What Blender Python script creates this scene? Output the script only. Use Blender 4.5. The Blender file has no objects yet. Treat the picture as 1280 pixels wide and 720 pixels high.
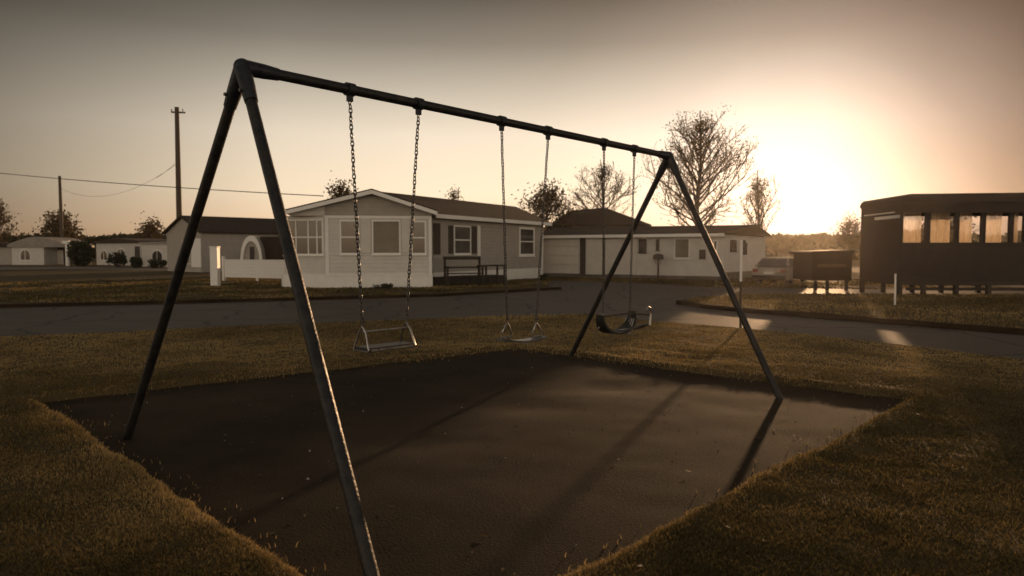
import bpy, math, random
import numpy as np
from mathutils import Vector, Matrix, noise
random.seed(7)
R = math.radians
sc = bpy.context.scene
col = sc.collection
# ------------------------------------------------------------------ camera
F_PX, PITCH, CAM_H = 864.0, 0.0541, 1.728
cam_d = bpy.data.cameras.new('camera'); cam = bpy.data.objects.new('camera', cam_d); col.objects.link(cam)
cam_d.sensor_width = 36; cam_d.lens = 36 * F_PX / 1280
cam.location = (0, 0, CAM_H); cam.rotation_euler = (R(90) - PITCH, 0, 0)
cam_d.clip_start = .05; cam_d.clip_end = 3000
cam_d.dof.use_dof = True; cam_d.dof.focus_distance = 7.0; cam_d.dof.aperture_fstop = 1.9
sc.camera = cam
ZG = .05                                   # level of the lawn; the worn play patch lies at 0


def ray(px, py):
    a, b = (px - 640) / F_PX, (360 - py) / F_PX
    c, s = math.cos(PITCH), math.sin(PITCH)
    return Vector((a, c + b * s, -s + b * c))


def gp(px, py, z=ZG):                      # a point of the level ground
    d = ray(px, py); t = (z - CAM_H) / d.z
    return Vector((0, 0, CAM_H)) + d * t


def atd(px, py, y):                        # a point at distance y
    d = ray(px, py)
    return Vector((0, 0, CAM_H)) + d * (y / d.y)


def onplane(px, py, p0, n):
    d = ray(px, py); o = Vector((0, 0, CAM_H))
    return o + d * ((p0 - o).dot(n) / d.dot(n))


# ------------------------------------------------------------------ materials
def mat(name, c, rough=.7, metal=0., var=.25, scale=6., bump=.0, bscale=40., siding=0., spec=.5, c2=None, coords='Object', stretch=None, trans=0.):
    m = bpy.data.materials.new(name); m.use_nodes = True
    nt = m.node_tree; N = nt.nodes; L = nt.links
    b = N['Principled BSDF']
    tc = N.new('ShaderNodeTexCoord'); src = tc.outputs[coords]
    if stretch:
        mp = N.new('ShaderNodeMapping'); mp.inputs['Scale'].default_value = stretch
        L.new(src, mp.inputs[0]); src = mp.outputs[0]
    n1 = N.new('ShaderNodeTexNoise'); n1.inputs['Scale'].default_value = scale; n1.inputs['Detail'].default_value = 8
    n1.inputs['Roughness'].default_value = .62
    L.new(src, n1.inputs['Vector'])
    mix = N.new('ShaderNodeMix'); mix.data_type = 'RGBA'
    rp = N.new('ShaderNodeValToRGB'); rp.color_ramp.elements[0].position = .35; rp.color_ramp.elements[1].position = .68
    L.new(n1.outputs[0], rp.inputs[0]); L.new(rp.outputs[0], mix.inputs[0])
    if c2 is None: c2 = tuple(min(1, x * (1 + var)) for x in c); c = tuple(x * (1 - var) for x in c)
    mix.inputs[6].default_value = (*c, 1); mix.inputs[7].default_value = (*c2, 1)
    L.new(mix.outputs[2], b.inputs['Base Color'])
    b.inputs['Metallic'].default_value = metal
    b.inputs['Specular IOR Level'].default_value = spec
    mr = N.new('ShaderNodeMapRange'); mr.inputs[3].default_value = max(0, rough - .1); mr.inputs[4].default_value = min(1, rough + .1)
    L.new(n1.outputs[0], mr.inputs[0]); L.new(mr.outputs[0], b.inputs['Roughness'])
    last = None
    if bump:
        n2 = N.new('ShaderNodeTexNoise'); n2.inputs['Scale'].default_value = bscale; n2.inputs['Detail'].default_value = 6
        L.new(src, n2.inputs['Vector'])
        bp = N.new('ShaderNodeBump'); bp.inputs['Strength'].default_value = bump; bp.inputs['Distance'].default_value = .02
        L.new(n2.outputs[0], bp.inputs['Height']); last = bp
    if siding:
        sx = N.new('ShaderNodeSeparateXYZ'); L.new(tc.outputs['Object'], sx.inputs[0])
        mu = N.new('ShaderNodeMath'); mu.operation = 'MULTIPLY'; mu.inputs[1].default_value = siding; L.new(sx.outputs[2], mu.inputs[0])
        fr = N.new('ShaderNodeMath'); fr.operation = 'FRACT'; L.new(mu.outputs[0], fr.inputs[0])
        pw = N.new('ShaderNodeMath'); pw.operation = 'SUBTRACT'; pw.inputs[0].default_value = 1; L.new(fr.outputs[0], pw.inputs[1])
        b2 = N.new('ShaderNodeBump'); b2.inputs['Strength'].default_value = .8; b2.inputs['Distance'].default_value = .04
        L.new(pw.outputs[0], b2.inputs['Height'])
        if last: L.new(last.outputs[0], b2.inputs['Normal'])
        last = b2
    if last: L.new(last.outputs[0], b.inputs['Normal'])
    if trans:
        tr = N.new('ShaderNodeBsdfTranslucent'); L.new(mix.outputs[2], tr.inputs[0])
        ms = N.new('ShaderNodeMixShader'); ms.inputs[0].default_value = trans
        L.new(b.outputs[0], ms.inputs[1]); L.new(tr.outputs[0], ms.inputs[2])
        L.new(ms.outputs[0], N['Material Output'].inputs[0])
    return m


M = dict(
    steel=mat('painted steel', (.010, .012, .016), .45, .35, c2=(.040, .034, .030), scale=14, bump=.3, bscale=60),
    fitting=mat('cast fitting', (.014, .018, .024), .45, .4, c2=(.034, .038, .044), scale=14, bump=.3, bscale=45),
    chain=mat('galvanised chain', (.045, .042, .04), .4, .7, c2=(.14, .13, .12), scale=30),
    rubber=mat('black rubber', (.015, .014, .013), .5, var=.3, scale=20),
    belt=mat('scuffed rubber belt', (.10, .094, .088), .35, var=.5, scale=14),
    bright=mat('worn bright steel', (.35, .33, .31), .3, .9, var=.3, scale=30),
    siding=mat('cream siding', (.58, .55, .51), .65, c2=(.67, .64, .60), scale=2.0, siding=5.5),
    siding2=mat('tan siding', (.34, .31, .275), .65, c2=(.40, .365, .325), scale=2.0, siding=5.5),
    panel=mat('smooth pale panel', (.60, .56, .51), .6, c2=(.68, .64, .58), scale=1.6),
    white=mat('white trim', (.80, .78, .74), .5, c2=(.86, .84, .81), scale=5),
    skirt=mat('white skirting', (.76, .74, .70), .6, c2=(.84, .82, .78), scale=3),
    shingle=mat('brown shingles', (.030, .020, .014), .9, c2=(.058, .040, .028), scale=3, bump=.6, bscale=25),
    roofpale=mat('pale metal roof', (.22, .20, .18), .6, c2=(.32, .29, .26), scale=2),
    glass=mat('window glass', (.05, .045, .04), .12, c2=(.09, .08, .07), scale=1.5, spec=.8),
    blind=mat('drawn blind', (.22, .185, .145), .6, c2=(.27, .23, .18), scale=2, siding=14),
    shutter=mat('dark shutter', (.06, .048, .038), .6, c2=(.09, .07, .055), scale=5, siding=18),
    wood=mat('weathered wood', (.055, .038, .026), .75, c2=(.11, .078, .052), scale=5, stretch=(6, 6, 1), bump=.3),
    darkwood=mat('dark stained wood', (.022, .016, .012), .7, c2=(.045, .033, .024), scale=6, bump=.3),
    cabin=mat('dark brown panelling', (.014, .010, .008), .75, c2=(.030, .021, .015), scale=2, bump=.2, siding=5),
    road=mat('asphalt', (.070, .058, .046), .72, c2=(.115, .097, .078), scale=.7, bump=.5, bscale=30, coords='Object'),
    concrete=mat('old concrete', (.10, .09, .078), .75, c2=(.17, .15, .13), scale=2, bump=.4),
    bark=mat('bark', (.03, .021, .014), .9, c2=(.07, .05, .034), scale=6, bump=.5),
    leaf=mat('brown autumn leaves', (.07, .045, .02), .7, c2=(.15, .10, .045), scale=.9, trans=.35),
    evergreen=mat('dark foliage', (.03, .032, .014), .8, c2=(.07, .062, .028), scale=.5, trans=.2),
    hedge=mat('dark hedge', (.02, .024, .012), .8, c2=(.05, .048, .022), scale=2, trans=.15),
    carpaint=mat('car paint', (.34, .30, .26), .35, .1, c2=(.40, .35, .30), scale=3),
    lens=mat('red lens', (.18, .02, .012), .25, var=.2),
    wire=mat('black cable', (.01, .01, .01), .6),
    curtain=mat('thin tan curtain', (.62, .48, .33), .9, c2=(.82, .68, .50), scale=5, stretch=(9, 1, 1), trans=.85),
    stone=mat('pale stone', (.25, .22, .19), .9, c2=(.45, .4, .35), scale=3),
)

def sheer(m):
    nt = m.node_tree; N = nt.nodes; L = nt.links; out_ = N['Material Output']; old = out_.inputs[0].links[0].from_socket
    t = N.new('ShaderNodeBsdfTransparent'); ms = N.new('ShaderNodeMixShader'); ms.inputs[0].default_value = .4
    L.new(old, ms.inputs[1]); L.new(t.outputs[0], ms.inputs[2]); L.new(ms.outputs[0], out_.inputs[0])
sheer(M['curtain'])
# patch of packed earth
def earth():
    m = mat('packed dark earth', (.021, .015, .009), .93, c2=(.050, .035, .021), scale=.8, bump=.25, bscale=60, coords='Object', spec=.12)
    nt = m.node_tree; N = nt.nodes; L = nt.links; b = N['Principled BSDF']
    fine = N.new('ShaderNodeTexNoise'); fine.inputs['Scale'].default_value = 55; fine.inputs['Detail'].default_value = 4
    tc = N.new('ShaderNodeTexCoord'); L.new(tc.outputs['Object'], fine.inputs['Vector'])
    mx = N.new('ShaderNodeMix'); mx.data_type = 'RGBA'; mx.blend_type = 'OVERLAY'; mx.inputs[0].default_value = .75
    old = b.inputs['Base Color'].links[0].from_socket
    L.new(old, mx.inputs[6]); L.new(fine.outputs[0], mx.inputs[7]); L.new(mx.outputs[2], b.inputs['Base Color'])
    last = mx.outputs[2]                      # drier, paler soil scuffed out under each seat
    for cx_, cy_ in ((-1.15, 6.15), (.15, 7.6), (1.3, 8.7)):
        mp = N.new('ShaderNodeMapping'); mp.vector_type = 'TEXTURE'; mp.inputs['Location'].default_value = (cx_, cy_, 0); mp.inputs['Scale'].default_value = (1.1, .8, 1)
        L.new(tc.outputs['Object'], mp.inputs[0]); ln = N.new('ShaderNodeVectorMath'); ln.operation = 'LENGTH'; L.new(mp.outputs[0], ln.inputs[0])
        ad_ = N.new('ShaderNodeMath'); ad_.operation = 'MULTIPLY_ADD'; L.new(fine.outputs[0], ad_.inputs[0]); ad_.inputs[1].default_value = .7; L.new(ln.outputs['Value'], ad_.inputs[2])
        r_ = N.new('ShaderNodeMapRange'); r_.inputs[1].default_value = .5; r_.inputs[2].default_value = 1.35; r_.inputs[3].default_value = .45; r_.inputs[4].default_value = 0
        L.new(ad_.outputs[0], r_.inputs[0]); mm = N.new('ShaderNodeMix'); mm.data_type = 'RGBA'; L.new(r_.outputs[0], mm.inputs[0]); L.new(last, mm.inputs[6]); mm.inputs[7].default_value = (.085, .062, .04, 1); last = mm.outputs[2]
    L.new(last, b.inputs['Base Color'])
    return m
M['earth'] = earth()
def cracks(m):
    nt = m.node_tree; N = nt.nodes; L = nt.links; b = N['Principled BSDF']; tc = N.new('ShaderNodeTexCoord')
    nz = N.new('ShaderNodeTexNoise'); nz.inputs['Scale'].default_value = 1.2; L.new(tc.outputs['Object'], nz.inputs['Vector'])
    mx = N.new('ShaderNodeMix'); mx.data_type = 'RGBA'; mx.inputs[0].default_value = .35; L.new(tc.outputs['Object'], mx.inputs[6]); L.new(nz.outputs['Color'], mx.inputs[7])
    vo = N.new('ShaderNodeTexVoronoi'); vo.feature = 'DISTANCE_TO_EDGE'; vo.inputs['Scale'].default_value = .55; L.new(mx.outputs[2], vo.inputs['Vector'])
    lt = N.new('ShaderNodeMath'); lt.operation = 'LESS_THAN'; lt.inputs[1].default_value = .012; L.new(vo.outputs['Distance'], lt.inputs[0])
    c = N.new('ShaderNodeMix'); c.data_type = 'RGBA'; L.new(lt.outputs[0], c.inputs[0]); old = b.inputs['Base Color'].links[0].from_socket
    L.new(old, c.inputs[6]); c.inputs[7].default_value = (.025, .02, .016, 1); L.new(c.outputs[2], b.inputs['Base Color'])
cracks(M['road'])
M['lawn'] = mat('dry lawn soil', (.06, .045, .020), .9, c2=(.13, .092, .042), scale=1.3, bump=1.0, bscale=22, spec=.2)
def blade_mat():
    m = bpy.data.materials.new('dry grass blades'); m.use_nodes = True
    nt = m.node_tree; N = nt.nodes; L = nt.links; b = N['Principled BSDF']
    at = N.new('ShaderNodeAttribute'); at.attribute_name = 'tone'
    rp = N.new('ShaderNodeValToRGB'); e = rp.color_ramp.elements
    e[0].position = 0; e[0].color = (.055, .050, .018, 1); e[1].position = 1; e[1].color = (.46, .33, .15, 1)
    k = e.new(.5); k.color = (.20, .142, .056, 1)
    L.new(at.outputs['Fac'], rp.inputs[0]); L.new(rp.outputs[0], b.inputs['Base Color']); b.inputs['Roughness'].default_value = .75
    b.inputs['Specular IOR Level'].default_value = .25
    tr = N.new('ShaderNodeBsdfTranslucent'); L.new(rp.outputs[0], tr.inputs[0])
    ms = N.new('ShaderNodeMixShader'); ms.inputs[0].default_value = .4
    L.new(b.outputs[0], ms.inputs[1]); L.new(tr.outputs[0], ms.inputs[2]); L.new(ms.outputs[0], N['Material Output'].inputs[0])
    return m
M['blade'] = blade_mat()


# ------------------------------------------------------------------ mesh building
class MB:
    def __init__(s): s.v = []; s.f = []
    def add(s, vs, fs):
        o = len(s.v); s.v += [tuple(v) for v in vs]; s.f += [tuple(i + o for i in f) for f in fs]; return s
    def box(s, x0, x1, y0, y1, z0, z1, b=0):
        if x0 > x1: x0, x1 = x1, x0
        if y0 > y1: y0, y1 = y1, y0
        if z0 > z1: z0, z1 = z1, z0
        vs = [(x, y, z) for x in (x0, x1) for y in (y0, y1) for z in (z0, z1)]
        return s.add(vs, [(0, 1, 3, 2), (4, 6, 7, 5), (0, 4, 5, 1), (2, 3, 7, 6), (0, 2, 6, 4), (1, 5, 7, 3)])
    def prism(s, poly, a, b, ax='y'):      # poly in the two other axes, extruded along ax from a to b
        def P(p, t): return (p[0], t, p[1]) if ax == 'y' else ((t, p[0], p[1]) if ax == 'x' else (p[0], p[1], t))
        n = len(poly); vs = [P(p, a) for p in poly] + [P(p, b) for p in poly]
        fs = [tuple(range(n)), tuple(range(2 * n - 1, n - 1, -1))] + [(i, i + n, (i + 1) % n + n, (i + 1) % n) for i in range(n)]
        return s.add(vs, fs)
    def path(s, pts, r, seg=10, caps=True, closed=False):
        pts = [Vector(p) for p in pts]; n = len(pts)
        rr = r if isinstance(r, (list, tuple)) else [r] * n
        vs = []; fs = []; up = None
        for i, p in enumerate(pts):
            if closed: t = (pts[(i + 1) % n] - pts[i - 1]).normalized()
            else: t = (pts[min(i + 1, n - 1)] - pts[max(i - 1, 0)]).normalized()
            if up is None:
                up = Vector((0, 0, 1)) if abs(t.z) < .9 else Vector((1, 0, 0))
            a = t.cross(up).normalized(); b = a.cross(t).normalized(); up = b
            for k in range(seg):
                w = 2 * math.pi * k / seg
                vs.append(p + (a * math.cos(w) + b * math.sin(w)) * rr[i])
        for i in range(n if closed else n - 1):
            j = (i + 1) % n
            for k in range(seg): fs.append((i * seg + k, i * seg + (k + 1) % seg, j * seg + (k + 1) % seg, j * seg + k))
        if caps and not closed:
            fs.append(tuple(range(seg - 1, -1, -1))); fs.append(tuple(range((n - 1) * seg, n * seg)))
        return s.add(vs, fs)
    def bar(s, p, q, w, h, up=(0, 0, 1)):  # rectangular bar from p to q
        p = Vector(p); q = Vector(q); t = (q - p).normalized(); a = t.cross(Vector(up)).normalized(); b = a.cross(t)
        vs = [o + a * (i * w / 2) + b * (j * h / 2) for o in (p, q) for i, j in ((-1, -1), (1, -1), (1, 1), (-1, 1))]
        return s.add(vs, [(0, 1, 2, 3), (7, 6, 5, 4), (0, 4, 5, 1), (1, 5, 6, 2), (2, 6, 7, 3), (3, 7, 4, 0)])
    def build(s, name, m, parent=None, smooth=False, bevel=0.):
        me = bpy.data.meshes.new(name); me.from_pydata(s.v, [], s.f)
        import bmesh
        bm = bmesh.new(); bm.from_mesh(me); bmesh.ops.recalc_face_normals(bm, faces=bm.faces); bm.to_mesh(me); bm.free()
        me.update()
        if smooth:
            for p in me.polygons: p.use_smooth = True
            me.set_sharp_from_angle(angle=R(40))
        o = bpy.data.objects.new(name, me); col.objects.link(o)
        me.materials.append(m)
        if parent: o.parent = parent
        if bevel:
            bv = o.modifiers.new('bevel', 'BEVEL'); bv.width = bevel; bv.segments = 2; bv.limit_method = 'ANGLE'
        return o


def tag(o, label=None, cat=None, group=None, kind=None):
    if label: o['label'] = label
    if cat: o['category'] = cat
    if group: o['group'] = group
    if kind: o['kind'] = kind
    return o


def thing(name, label, cat, loc=(0, 0, 0), rz=0., group=None):
    o = bpy.data.objects.new(name, None); o.empty_display_size = .2; col.objects.link(o)
    o.location = loc; o.rotation_euler = (0, 0, rz)
    return tag(o, label, cat, group)


class Frame:                               # a wall standing on the ground between two points: u along it, v behind it
    def __init__(s, A, B):
        s.A = Vector((A[0], A[1], ZG)); s.B = Vector((B[0], B[1], ZG)); d = s.B - s.A; s.L = d.length
        s.rz = math.atan2(d.y, d.x); s.t = d.normalized(); s.n = Vector((-s.t.y, s.t.x, 0))
    def uz(s, px, py, v=0.):
        p = onplane(px, py, s.A + s.n * v, s.n); q = p - s.A
        return q.dot(s.t), q.z
    def u(s, px, v=0.): return s.uz(px, 320, v)[0]
    def z(s, px, py, v=0.): return s.uz(px, py, v)[1]
    def to_local(s, p): q = Vector(p) - s.A; return (q.dot(s.t), q.dot(s.n), q.z)


def window(parent, F, x0, x1, y0, y1, v=0., pane='glass', bars=(), rail=True, fw=.07, frame='white', name='window'):
    u0, u1 = F.u(x0, v), F.u(x1, v); xm = (x0 + x1) / 2; z0, z1 = F.z(xm, y1, v), F.z(xm, y0, v)
    m = MB(); a, b = v - .05, v - .002
    m.box(u0, u0 + fw, a, b, z0, z1); m.box(u1 - fw, u1, a, b, z0, z1)
    m.box(u0 + fw, u1 - fw, a, b, z1 - fw, z1); m.box(u0 + fw, u1 - fw, a, b, z0, z0 + fw)
    m.box(u0 - .04, u1 + .04, a - .04, b, z0 - .05, z0 - .002)
    w = m.build(name, M[frame], parent)
    g = MB(); g.box(u0 + fw, u1 - fw, v - .022, v - .004, z0 + fw, z1 - fw); g.build('pane', M[pane], w)
    mb = MB(); a2 = v - .042
    if rail: mb.box(u0 + fw, u1 - fw, a2, v - .024, (z0 + z1) / 2 - .03, (z0 + z1) / 2 + .03)
    for t in bars:
        uu = u0 + (u1 - u0) * t; mb.box(uu - .03, uu + .03, a2 - .003, v - .024, z0 + fw, z1 - fw)
    if mb.v: mb.build('glazing_bar', M[frame], w)
    return w


def panel_on(parent, F, x0, x1, y0, y1, m, name, v=0., t=.04, inset=.002):
    u0, u1 = F.u(x0, v), F.u(x1, v); xm = (x0 + x1) / 2; z0, z1 = F.z(xm, y1, v), F.z(xm, y0, v)
    return MB().box(u0, u1, v - t, v - inset, max(z0, 0.01), z1).build(name, M[m], parent)


# ------------------------------------------------------------------ ground
PL, PF, PR = gp(46, 504, 0), gp(645, 436, 0), gp(1142, 501.5, 0)
e1a, e1b = gp(46, 504, 0), gp(372, 722, 0); e2a, e2b = gp(1142, 501.5, 0), gp(718, 722, 0)
def isect(a, b, c, d):
    r = b - a; s = d - c; den = r.x * s.y - r.y * s.x
    t = ((c.x - a.x) * s.y - (c.y - a.y) * s.x) / den
    return a + r * t
PN = isect(e1a, e1b, e2a, e2b)
QUAD = [PL, PN, PR, PF]                     # counter-clockwise
def quad_sd(X, Y, rad=.06):                 # signed distance to the rounded patch, + outside
    D = None; ins = np.full(X.shape, -1e9)
    dist = np.full(X.shape, 1e9)
    c = sum((p for p in QUAD), Vector()) / 4
    P = []
    for i in range(4):                      # shrink for rounding
        a, b, d = QUAD[i - 1], QUAD[i], QUAD[(i + 1) % 4]
        v1 = (a - b).normalized(); v2 = (d - b).normalized(); h = (v1 + v2).normalized(); s = rad / math.sin(v1.angle(v2) / 2)
        P.append(b + h * s)
    for i in range(4):
        a, b = P[i], P[(i + 1) % 4]; e = b - a; l = e.length; e = e / l; n = Vector((e.y, -e.x, 0))
        dx, dy = X - a.x, Y - a.y
        t = np.clip(dx * e.x + dy * e.y, 0, l)
        dd = np.hypot(dx - t * e.x, dy - t * e.y); dist = np.minimum(dist, dd)
        ins = np.maximum(ins, dx * n.x + dy * n.y)
    return np.where(ins < 0, -dist, dist) - rad


_rng = np.random.default_rng(11); _T = _rng.random((256, 256))
def vnoise(X, Y, s):
    x = np.asarray(X) * s + 1000.; y = np.asarray(Y) * s + 1000.; xi = np.floor(x).astype(int); yi = np.floor(y).astype(int)
    fx = x - xi; fy = y - yi; fx = fx * fx * (3 - 2 * fx); fy = fy * fy * (3 - 2 * fy)
    g = lambda i, j: _T[i % 256, j % 256]
    return (g(xi, yi) * (1 - fx) + g(xi + 1, yi) * fx) * (1 - fy) + (g(xi, yi + 1) * (1 - fx) + g(xi + 1, yi + 1) * fx) * fy
def edge_d(X, Y): return quad_sd(X, Y) + (vnoise(X, Y, 1.7) - .5) * .06 + (vnoise(X, Y, 6) - .5) * .05 + (vnoise(X, Y, 21) - .5) * .03
def sstep(a, b, x): t = np.clip((x - a) / (b - a), 0, 1); return t * t * (3 - 2 * t)
def lawn_z(X, Y):
    d = edge_d(X, Y)
    z = -.05 + .10 * sstep(-.06, .07, d)
    near = 1 - sstep(11, 15, np.hypot(X, Y))
    lip = .018 * np.exp(-((d - .16) / .16) ** 2)
    return z + near * (lip + ((vnoise(X, Y, 1.1) - .5) * .04 + (vnoise(X, Y, 4) - .5) * .02) * sstep(0, .3, d))


def grid_sheet(name, m, xs, ys, zf):
    X, Y = np.meshgrid(xs, ys, indexing='ij'); Z = zf(X, Y)
    v = np.stack([X, Y, Z], -1).reshape(-1, 3); nx, ny = X.shape
    i = np.arange(nx - 1)[:, None] * ny + np.arange(ny - 1)[None, :]
    f = np.stack([i, i + ny, i + ny + 1, i + 1], -1).reshape(-1, 4)
    me = bpy.data.meshes.new(name); me.vertices.add(len(v)); me.vertices.foreach_set('co', v.ravel())
    me.loops.add(f.size); me.loops.foreach_set('vertex_index', f.ravel().astype(np.int32))
    me.polygons.add(len(f)); me.polygons.foreach_set('loop_start', np.arange(len(f), dtype=np.int32) * 4)
    me.update(calc_edges=True); me.validate()
    me.polygons.foreach_set('use_smooth', np.ones(len(f), bool))
    me.materials.append(m); o = bpy.data.objects.new(name, me); col.objects.link(o); return o
far = [25, 40, 70, 120, 220, 400, 800]
xs = np.concatenate([-np.array(far[::-1]), np.arange(-16, 16, .07), far])
ys = np.concatenate([-np.array([400, 60, 10][::1]), np.arange(1, 14, .06), np.arange(14, 22, 1), [30, 45, 70, 120, 220, 400, 900]])
tag(grid_sheet('lawn', M['lawn'], xs, ys, lawn_z), 'dry brown mown lawn around the bare play patch and far beyond', 'lawn', kind='structure')
HOLLOWS = [(-1.15, 6.15), (.15, 7.6), (1.3, 8.7)]
tag(grid_sheet('bare_earth', M['earth'], np.arange(-6.5, 7, .12), np.arange(2, 13, .12),
    lambda X, Y: (vnoise(X, Y, 1.3) - .5) * .012 + (vnoise(X, Y, 5) - .5) * .008 - sum(.035 * np.exp(-(((X - hx_) / .55) ** 2 + ((Y - hy_) / .4) ** 2)) for hx_, hy_ in HOLLOWS) - .2 * sstep(.1, .5, quad_sd(X, Y))),
    'dark bare earth patch under the swings', 'ground', kind='structure')


def sheet(name, m, pts, z):
    mb = MB(); mb.add([(p.x, p.y, z) for p in pts], [tuple(range(len(pts)))])
    return mb.build(name, m)
def ext(a, b, L):                           # continue the line a->b past b
    return b + (b - a).normalized() * L
near_e = [gp(x, y) for x, y in ((0, 421), (150, 415), (290, 408), (440, 402), (640, 395), (740, 393), (822, 402), (912, 409), (1025, 420), (1160, 435), (1280, 450))]
far_e = [gp(x, y) for x, y in ((1280, 364), (1100, 362), (940, 359.5), (880, 359), (830, 355.5), (760, 352.5), (690, 351), (684, 357), (700, 362), (545, 371), (400, 375), (210, 380), (0, 385))]
poly = [ext(near_e[1], near_e[0], 25)] + near_e + [ext(near_e[-2], near_e[-1], 14), ext(far_e[1], far_e[0], 30)] + far_e + [ext(far_e[-2], far_e[-1], 40)]
tag(sheet('road', M['road'], poly, ZG + .006), 'grey asphalt road running past the lawn and forking at the right', 'road', kind='structure')
isl = [gp(x, y) for x, y in ((848, 380.5), (885, 386), (930, 390.5), (1060, 401), (1280, 419))]
isl2 = [gp(x, y) for x, y in ((1280, 371.5), (1150, 371.5), (1000, 371), (925, 372), (870, 376))]
ip = isl + [ext(isl[-2], isl[-1], 12), ext(isl2[1], isl2[0], 20)] + isl2
mb = MB(); mb.prism([(p.x, p.y) for p in ip], ZG - .02, ZG + .11, 'z'); mb.build('grass_island', M['lawn']).update_tag()
tag(bpy.data.objects['grass_island'], 'grass island between the two arms of the road', 'ground', kind='structure')
def kerb(name, pts, w, h, label, m='concrete'):
    mb = MB()
    P = [Vector((p.x, p.y, 0)) for p in pts]
    vs = []
    for i, p in enumerate(P):
        t = (P[min(i + 1, len(P) - 1)] - P[max(i - 1, 0)]).normalized(); n = Vector((-t.y, t.x, 0))
        for s, z in ((-w / 2, ZG - .03), (-w / 2, ZG + h), (w / 2, ZG + h), (w / 2, ZG - .03)): vs.append((p.x + n.x * s, p.y + n.y * s, z))
    fs = []
    for i in range(len(P) - 1):
        for k in range(4): fs.append((4 * i + k, 4 * i + (k + 1) % 4, 4 * i + 4 + (k + 1) % 4, 4 * i + 4 + k))
    fs += [(0, 1, 2, 3), tuple(4 * (len(P) - 1) + k for k in (3, 2, 1, 0))]
    mb.add(vs, fs); o = mb.build(name, M[m]); return tag(o, label, 'kerb', kind='structure')
kerb('road_kerb', [ext(far_e[-2], far_e[-1], 40)] + far_e[::-1][:5], .16, .11, 'low dark kerb along the far side of the road', 'earth')
kerb('island_kerb', [isl[0]] + isl[1:] + [ext(isl[-2], isl[-1], 12)], .16, .13, 'low dark kerb round the grass island', 'earth')
# pale far path at the left
fp = [gp(-60, 337.5), gp(90, 336.5), gp(250, 339), gp(250, 336), gp(90, 333.5), gp(-60, 334)]
tag(sheet('path', M['concrete'], fp, ZG + .006), 'pale path in front of the far cottages', 'path', kind='structure')
gt = [gp(122, 349), gp(127, 349), gp(202, 378), gp(194, 378)]
tag(sheet('worn_track', M['earth'], gt, ZG + .010), 'thin dark worn track crossing the lawn beyond the road', 'track', kind='structure')

# ------------------------------------------------------------------ grass blades
RD = np.array([(p.x, p.y) for p in poly])
def inpoly(X, Y, P):
    c = np.zeros(X.shape, bool); j = len(P) - 1
    for i in range(len(P)):
        xi, yi = P[i]; xj, yj = P[j]
        with np.errstate(divide='ignore', invalid='ignore'):
            c ^= ((yi > Y) != (yj > Y)) & (X < (xj - xi) * (Y - yi) / (yj - yi) + xi)
        j = i
    return c
def blades(name, X, Y, h, w, label, zb=None, seed=1):
    g = np.random.default_rng(seed); n = len(X)
    Z = lawn_z(X, Y) - .005 if zb is None else np.full(n, zb)
    az = g.uniform(0, 2 * np.pi, n); ln = g.uniform(.1, .95, n) * h; la = g.uniform(0, 2 * np.pi, n)
    bx, by = np.cos(az) * w / 2, np.sin(az) * w / 2; tx, ty = np.cos(la) * ln, np.sin(la) * ln
    v = np.empty((n, 5, 3))
    v[:, 0] = np.stack([X - bx, Y - by, Z], -1); v[:, 1] = np.stack([X + bx, Y + by, Z], -1)
    v[:, 2] = np.stack([X + bx * .7 + tx * .35, Y + by * .7 + ty * .35, Z + h * .6], -1)
    v[:, 3] = np.stack([X - bx * .7 + tx * .35, Y - by * .7 + ty * .35, Z + h * .6], -1)
    v[:, 4] = np.stack([X + tx, Y + ty, Z + h * g.uniform(.75, 1., n)], -1)
    b = np.arange(n)[:, None] * 5
    li = np.concatenate([b + 0, b + 1, b + 2, b + 3, b + 3, b + 2, b + 4], 1).astype(np.int32)
    ls = (np.arange(n)[:, None] * 7 + np.array([0, 4])[None]).astype(np.int32)
    me = bpy.data.meshes.new(name); me.vertices.add(n * 5); me.vertices.foreach_set('co', v.ravel())
    me.loops.add(li.size); me.loops.foreach_set('vertex_index', li.ravel()); me.polygons.add(2 * n); me.polygons.foreach_set('loop_start', ls.ravel())
    me.update(calc_edges=True)
    mid = sstep(9, 12, np.hypot(X, Y)) * (1 - sstep(20, 30, np.hypot(X, Y)))  # paints a lit mid-lawn and a dimmer foreground into the blade colour
    t = np.clip(.04 + .46 * mid + .42 * np.exp(-(np.maximum(edge_d(X, Y), 0) / .11) ** 2) + .75 * vnoise(X, Y, .9) * vnoise(X, Y, .35) * 1.5 + g.normal(0, .16, n) + .25 * (vnoise(X, Y, 3) - .5), 0, 1)  # edge term paints a sunlit rim round the patch into the blades
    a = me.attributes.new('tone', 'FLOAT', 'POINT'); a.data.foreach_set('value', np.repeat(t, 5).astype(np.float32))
    me.materials.append(M['blade']); o = bpy.data.objects.new(name, me); col.objects.link(o)
    return tag(o, label, 'grass', kind='stuff')
g = np.random.default_rng(5); N0 = 800000
d = 2.0 * (24 / 2.0) ** (g.random(N0) ** .85); az = g.uniform(R(-43), R(43), N0)
X, Y = np.sin(az) * d, np.cos(az) * d
e = edge_d(X, Y); keep = (e > .0) & ~inpoly(X, Y, RD) & (g.random(N0) < .35 + .9 * vnoise(X, Y, 5))
X, Y, e, d = X[keep], Y[keep], e[keep], d[keep]
h = (.012 + .016 * g.random(len(X)) + .026 * vnoise(X, Y, 2.2) * vnoise(X, Y, 7)) * (1 + .35 * np.exp(-(e / .15) ** 2))
blades('grass', X, Y, h, .0028 + .0009 * d, 'short dry golden grass on the lawn round the play patch')
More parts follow.
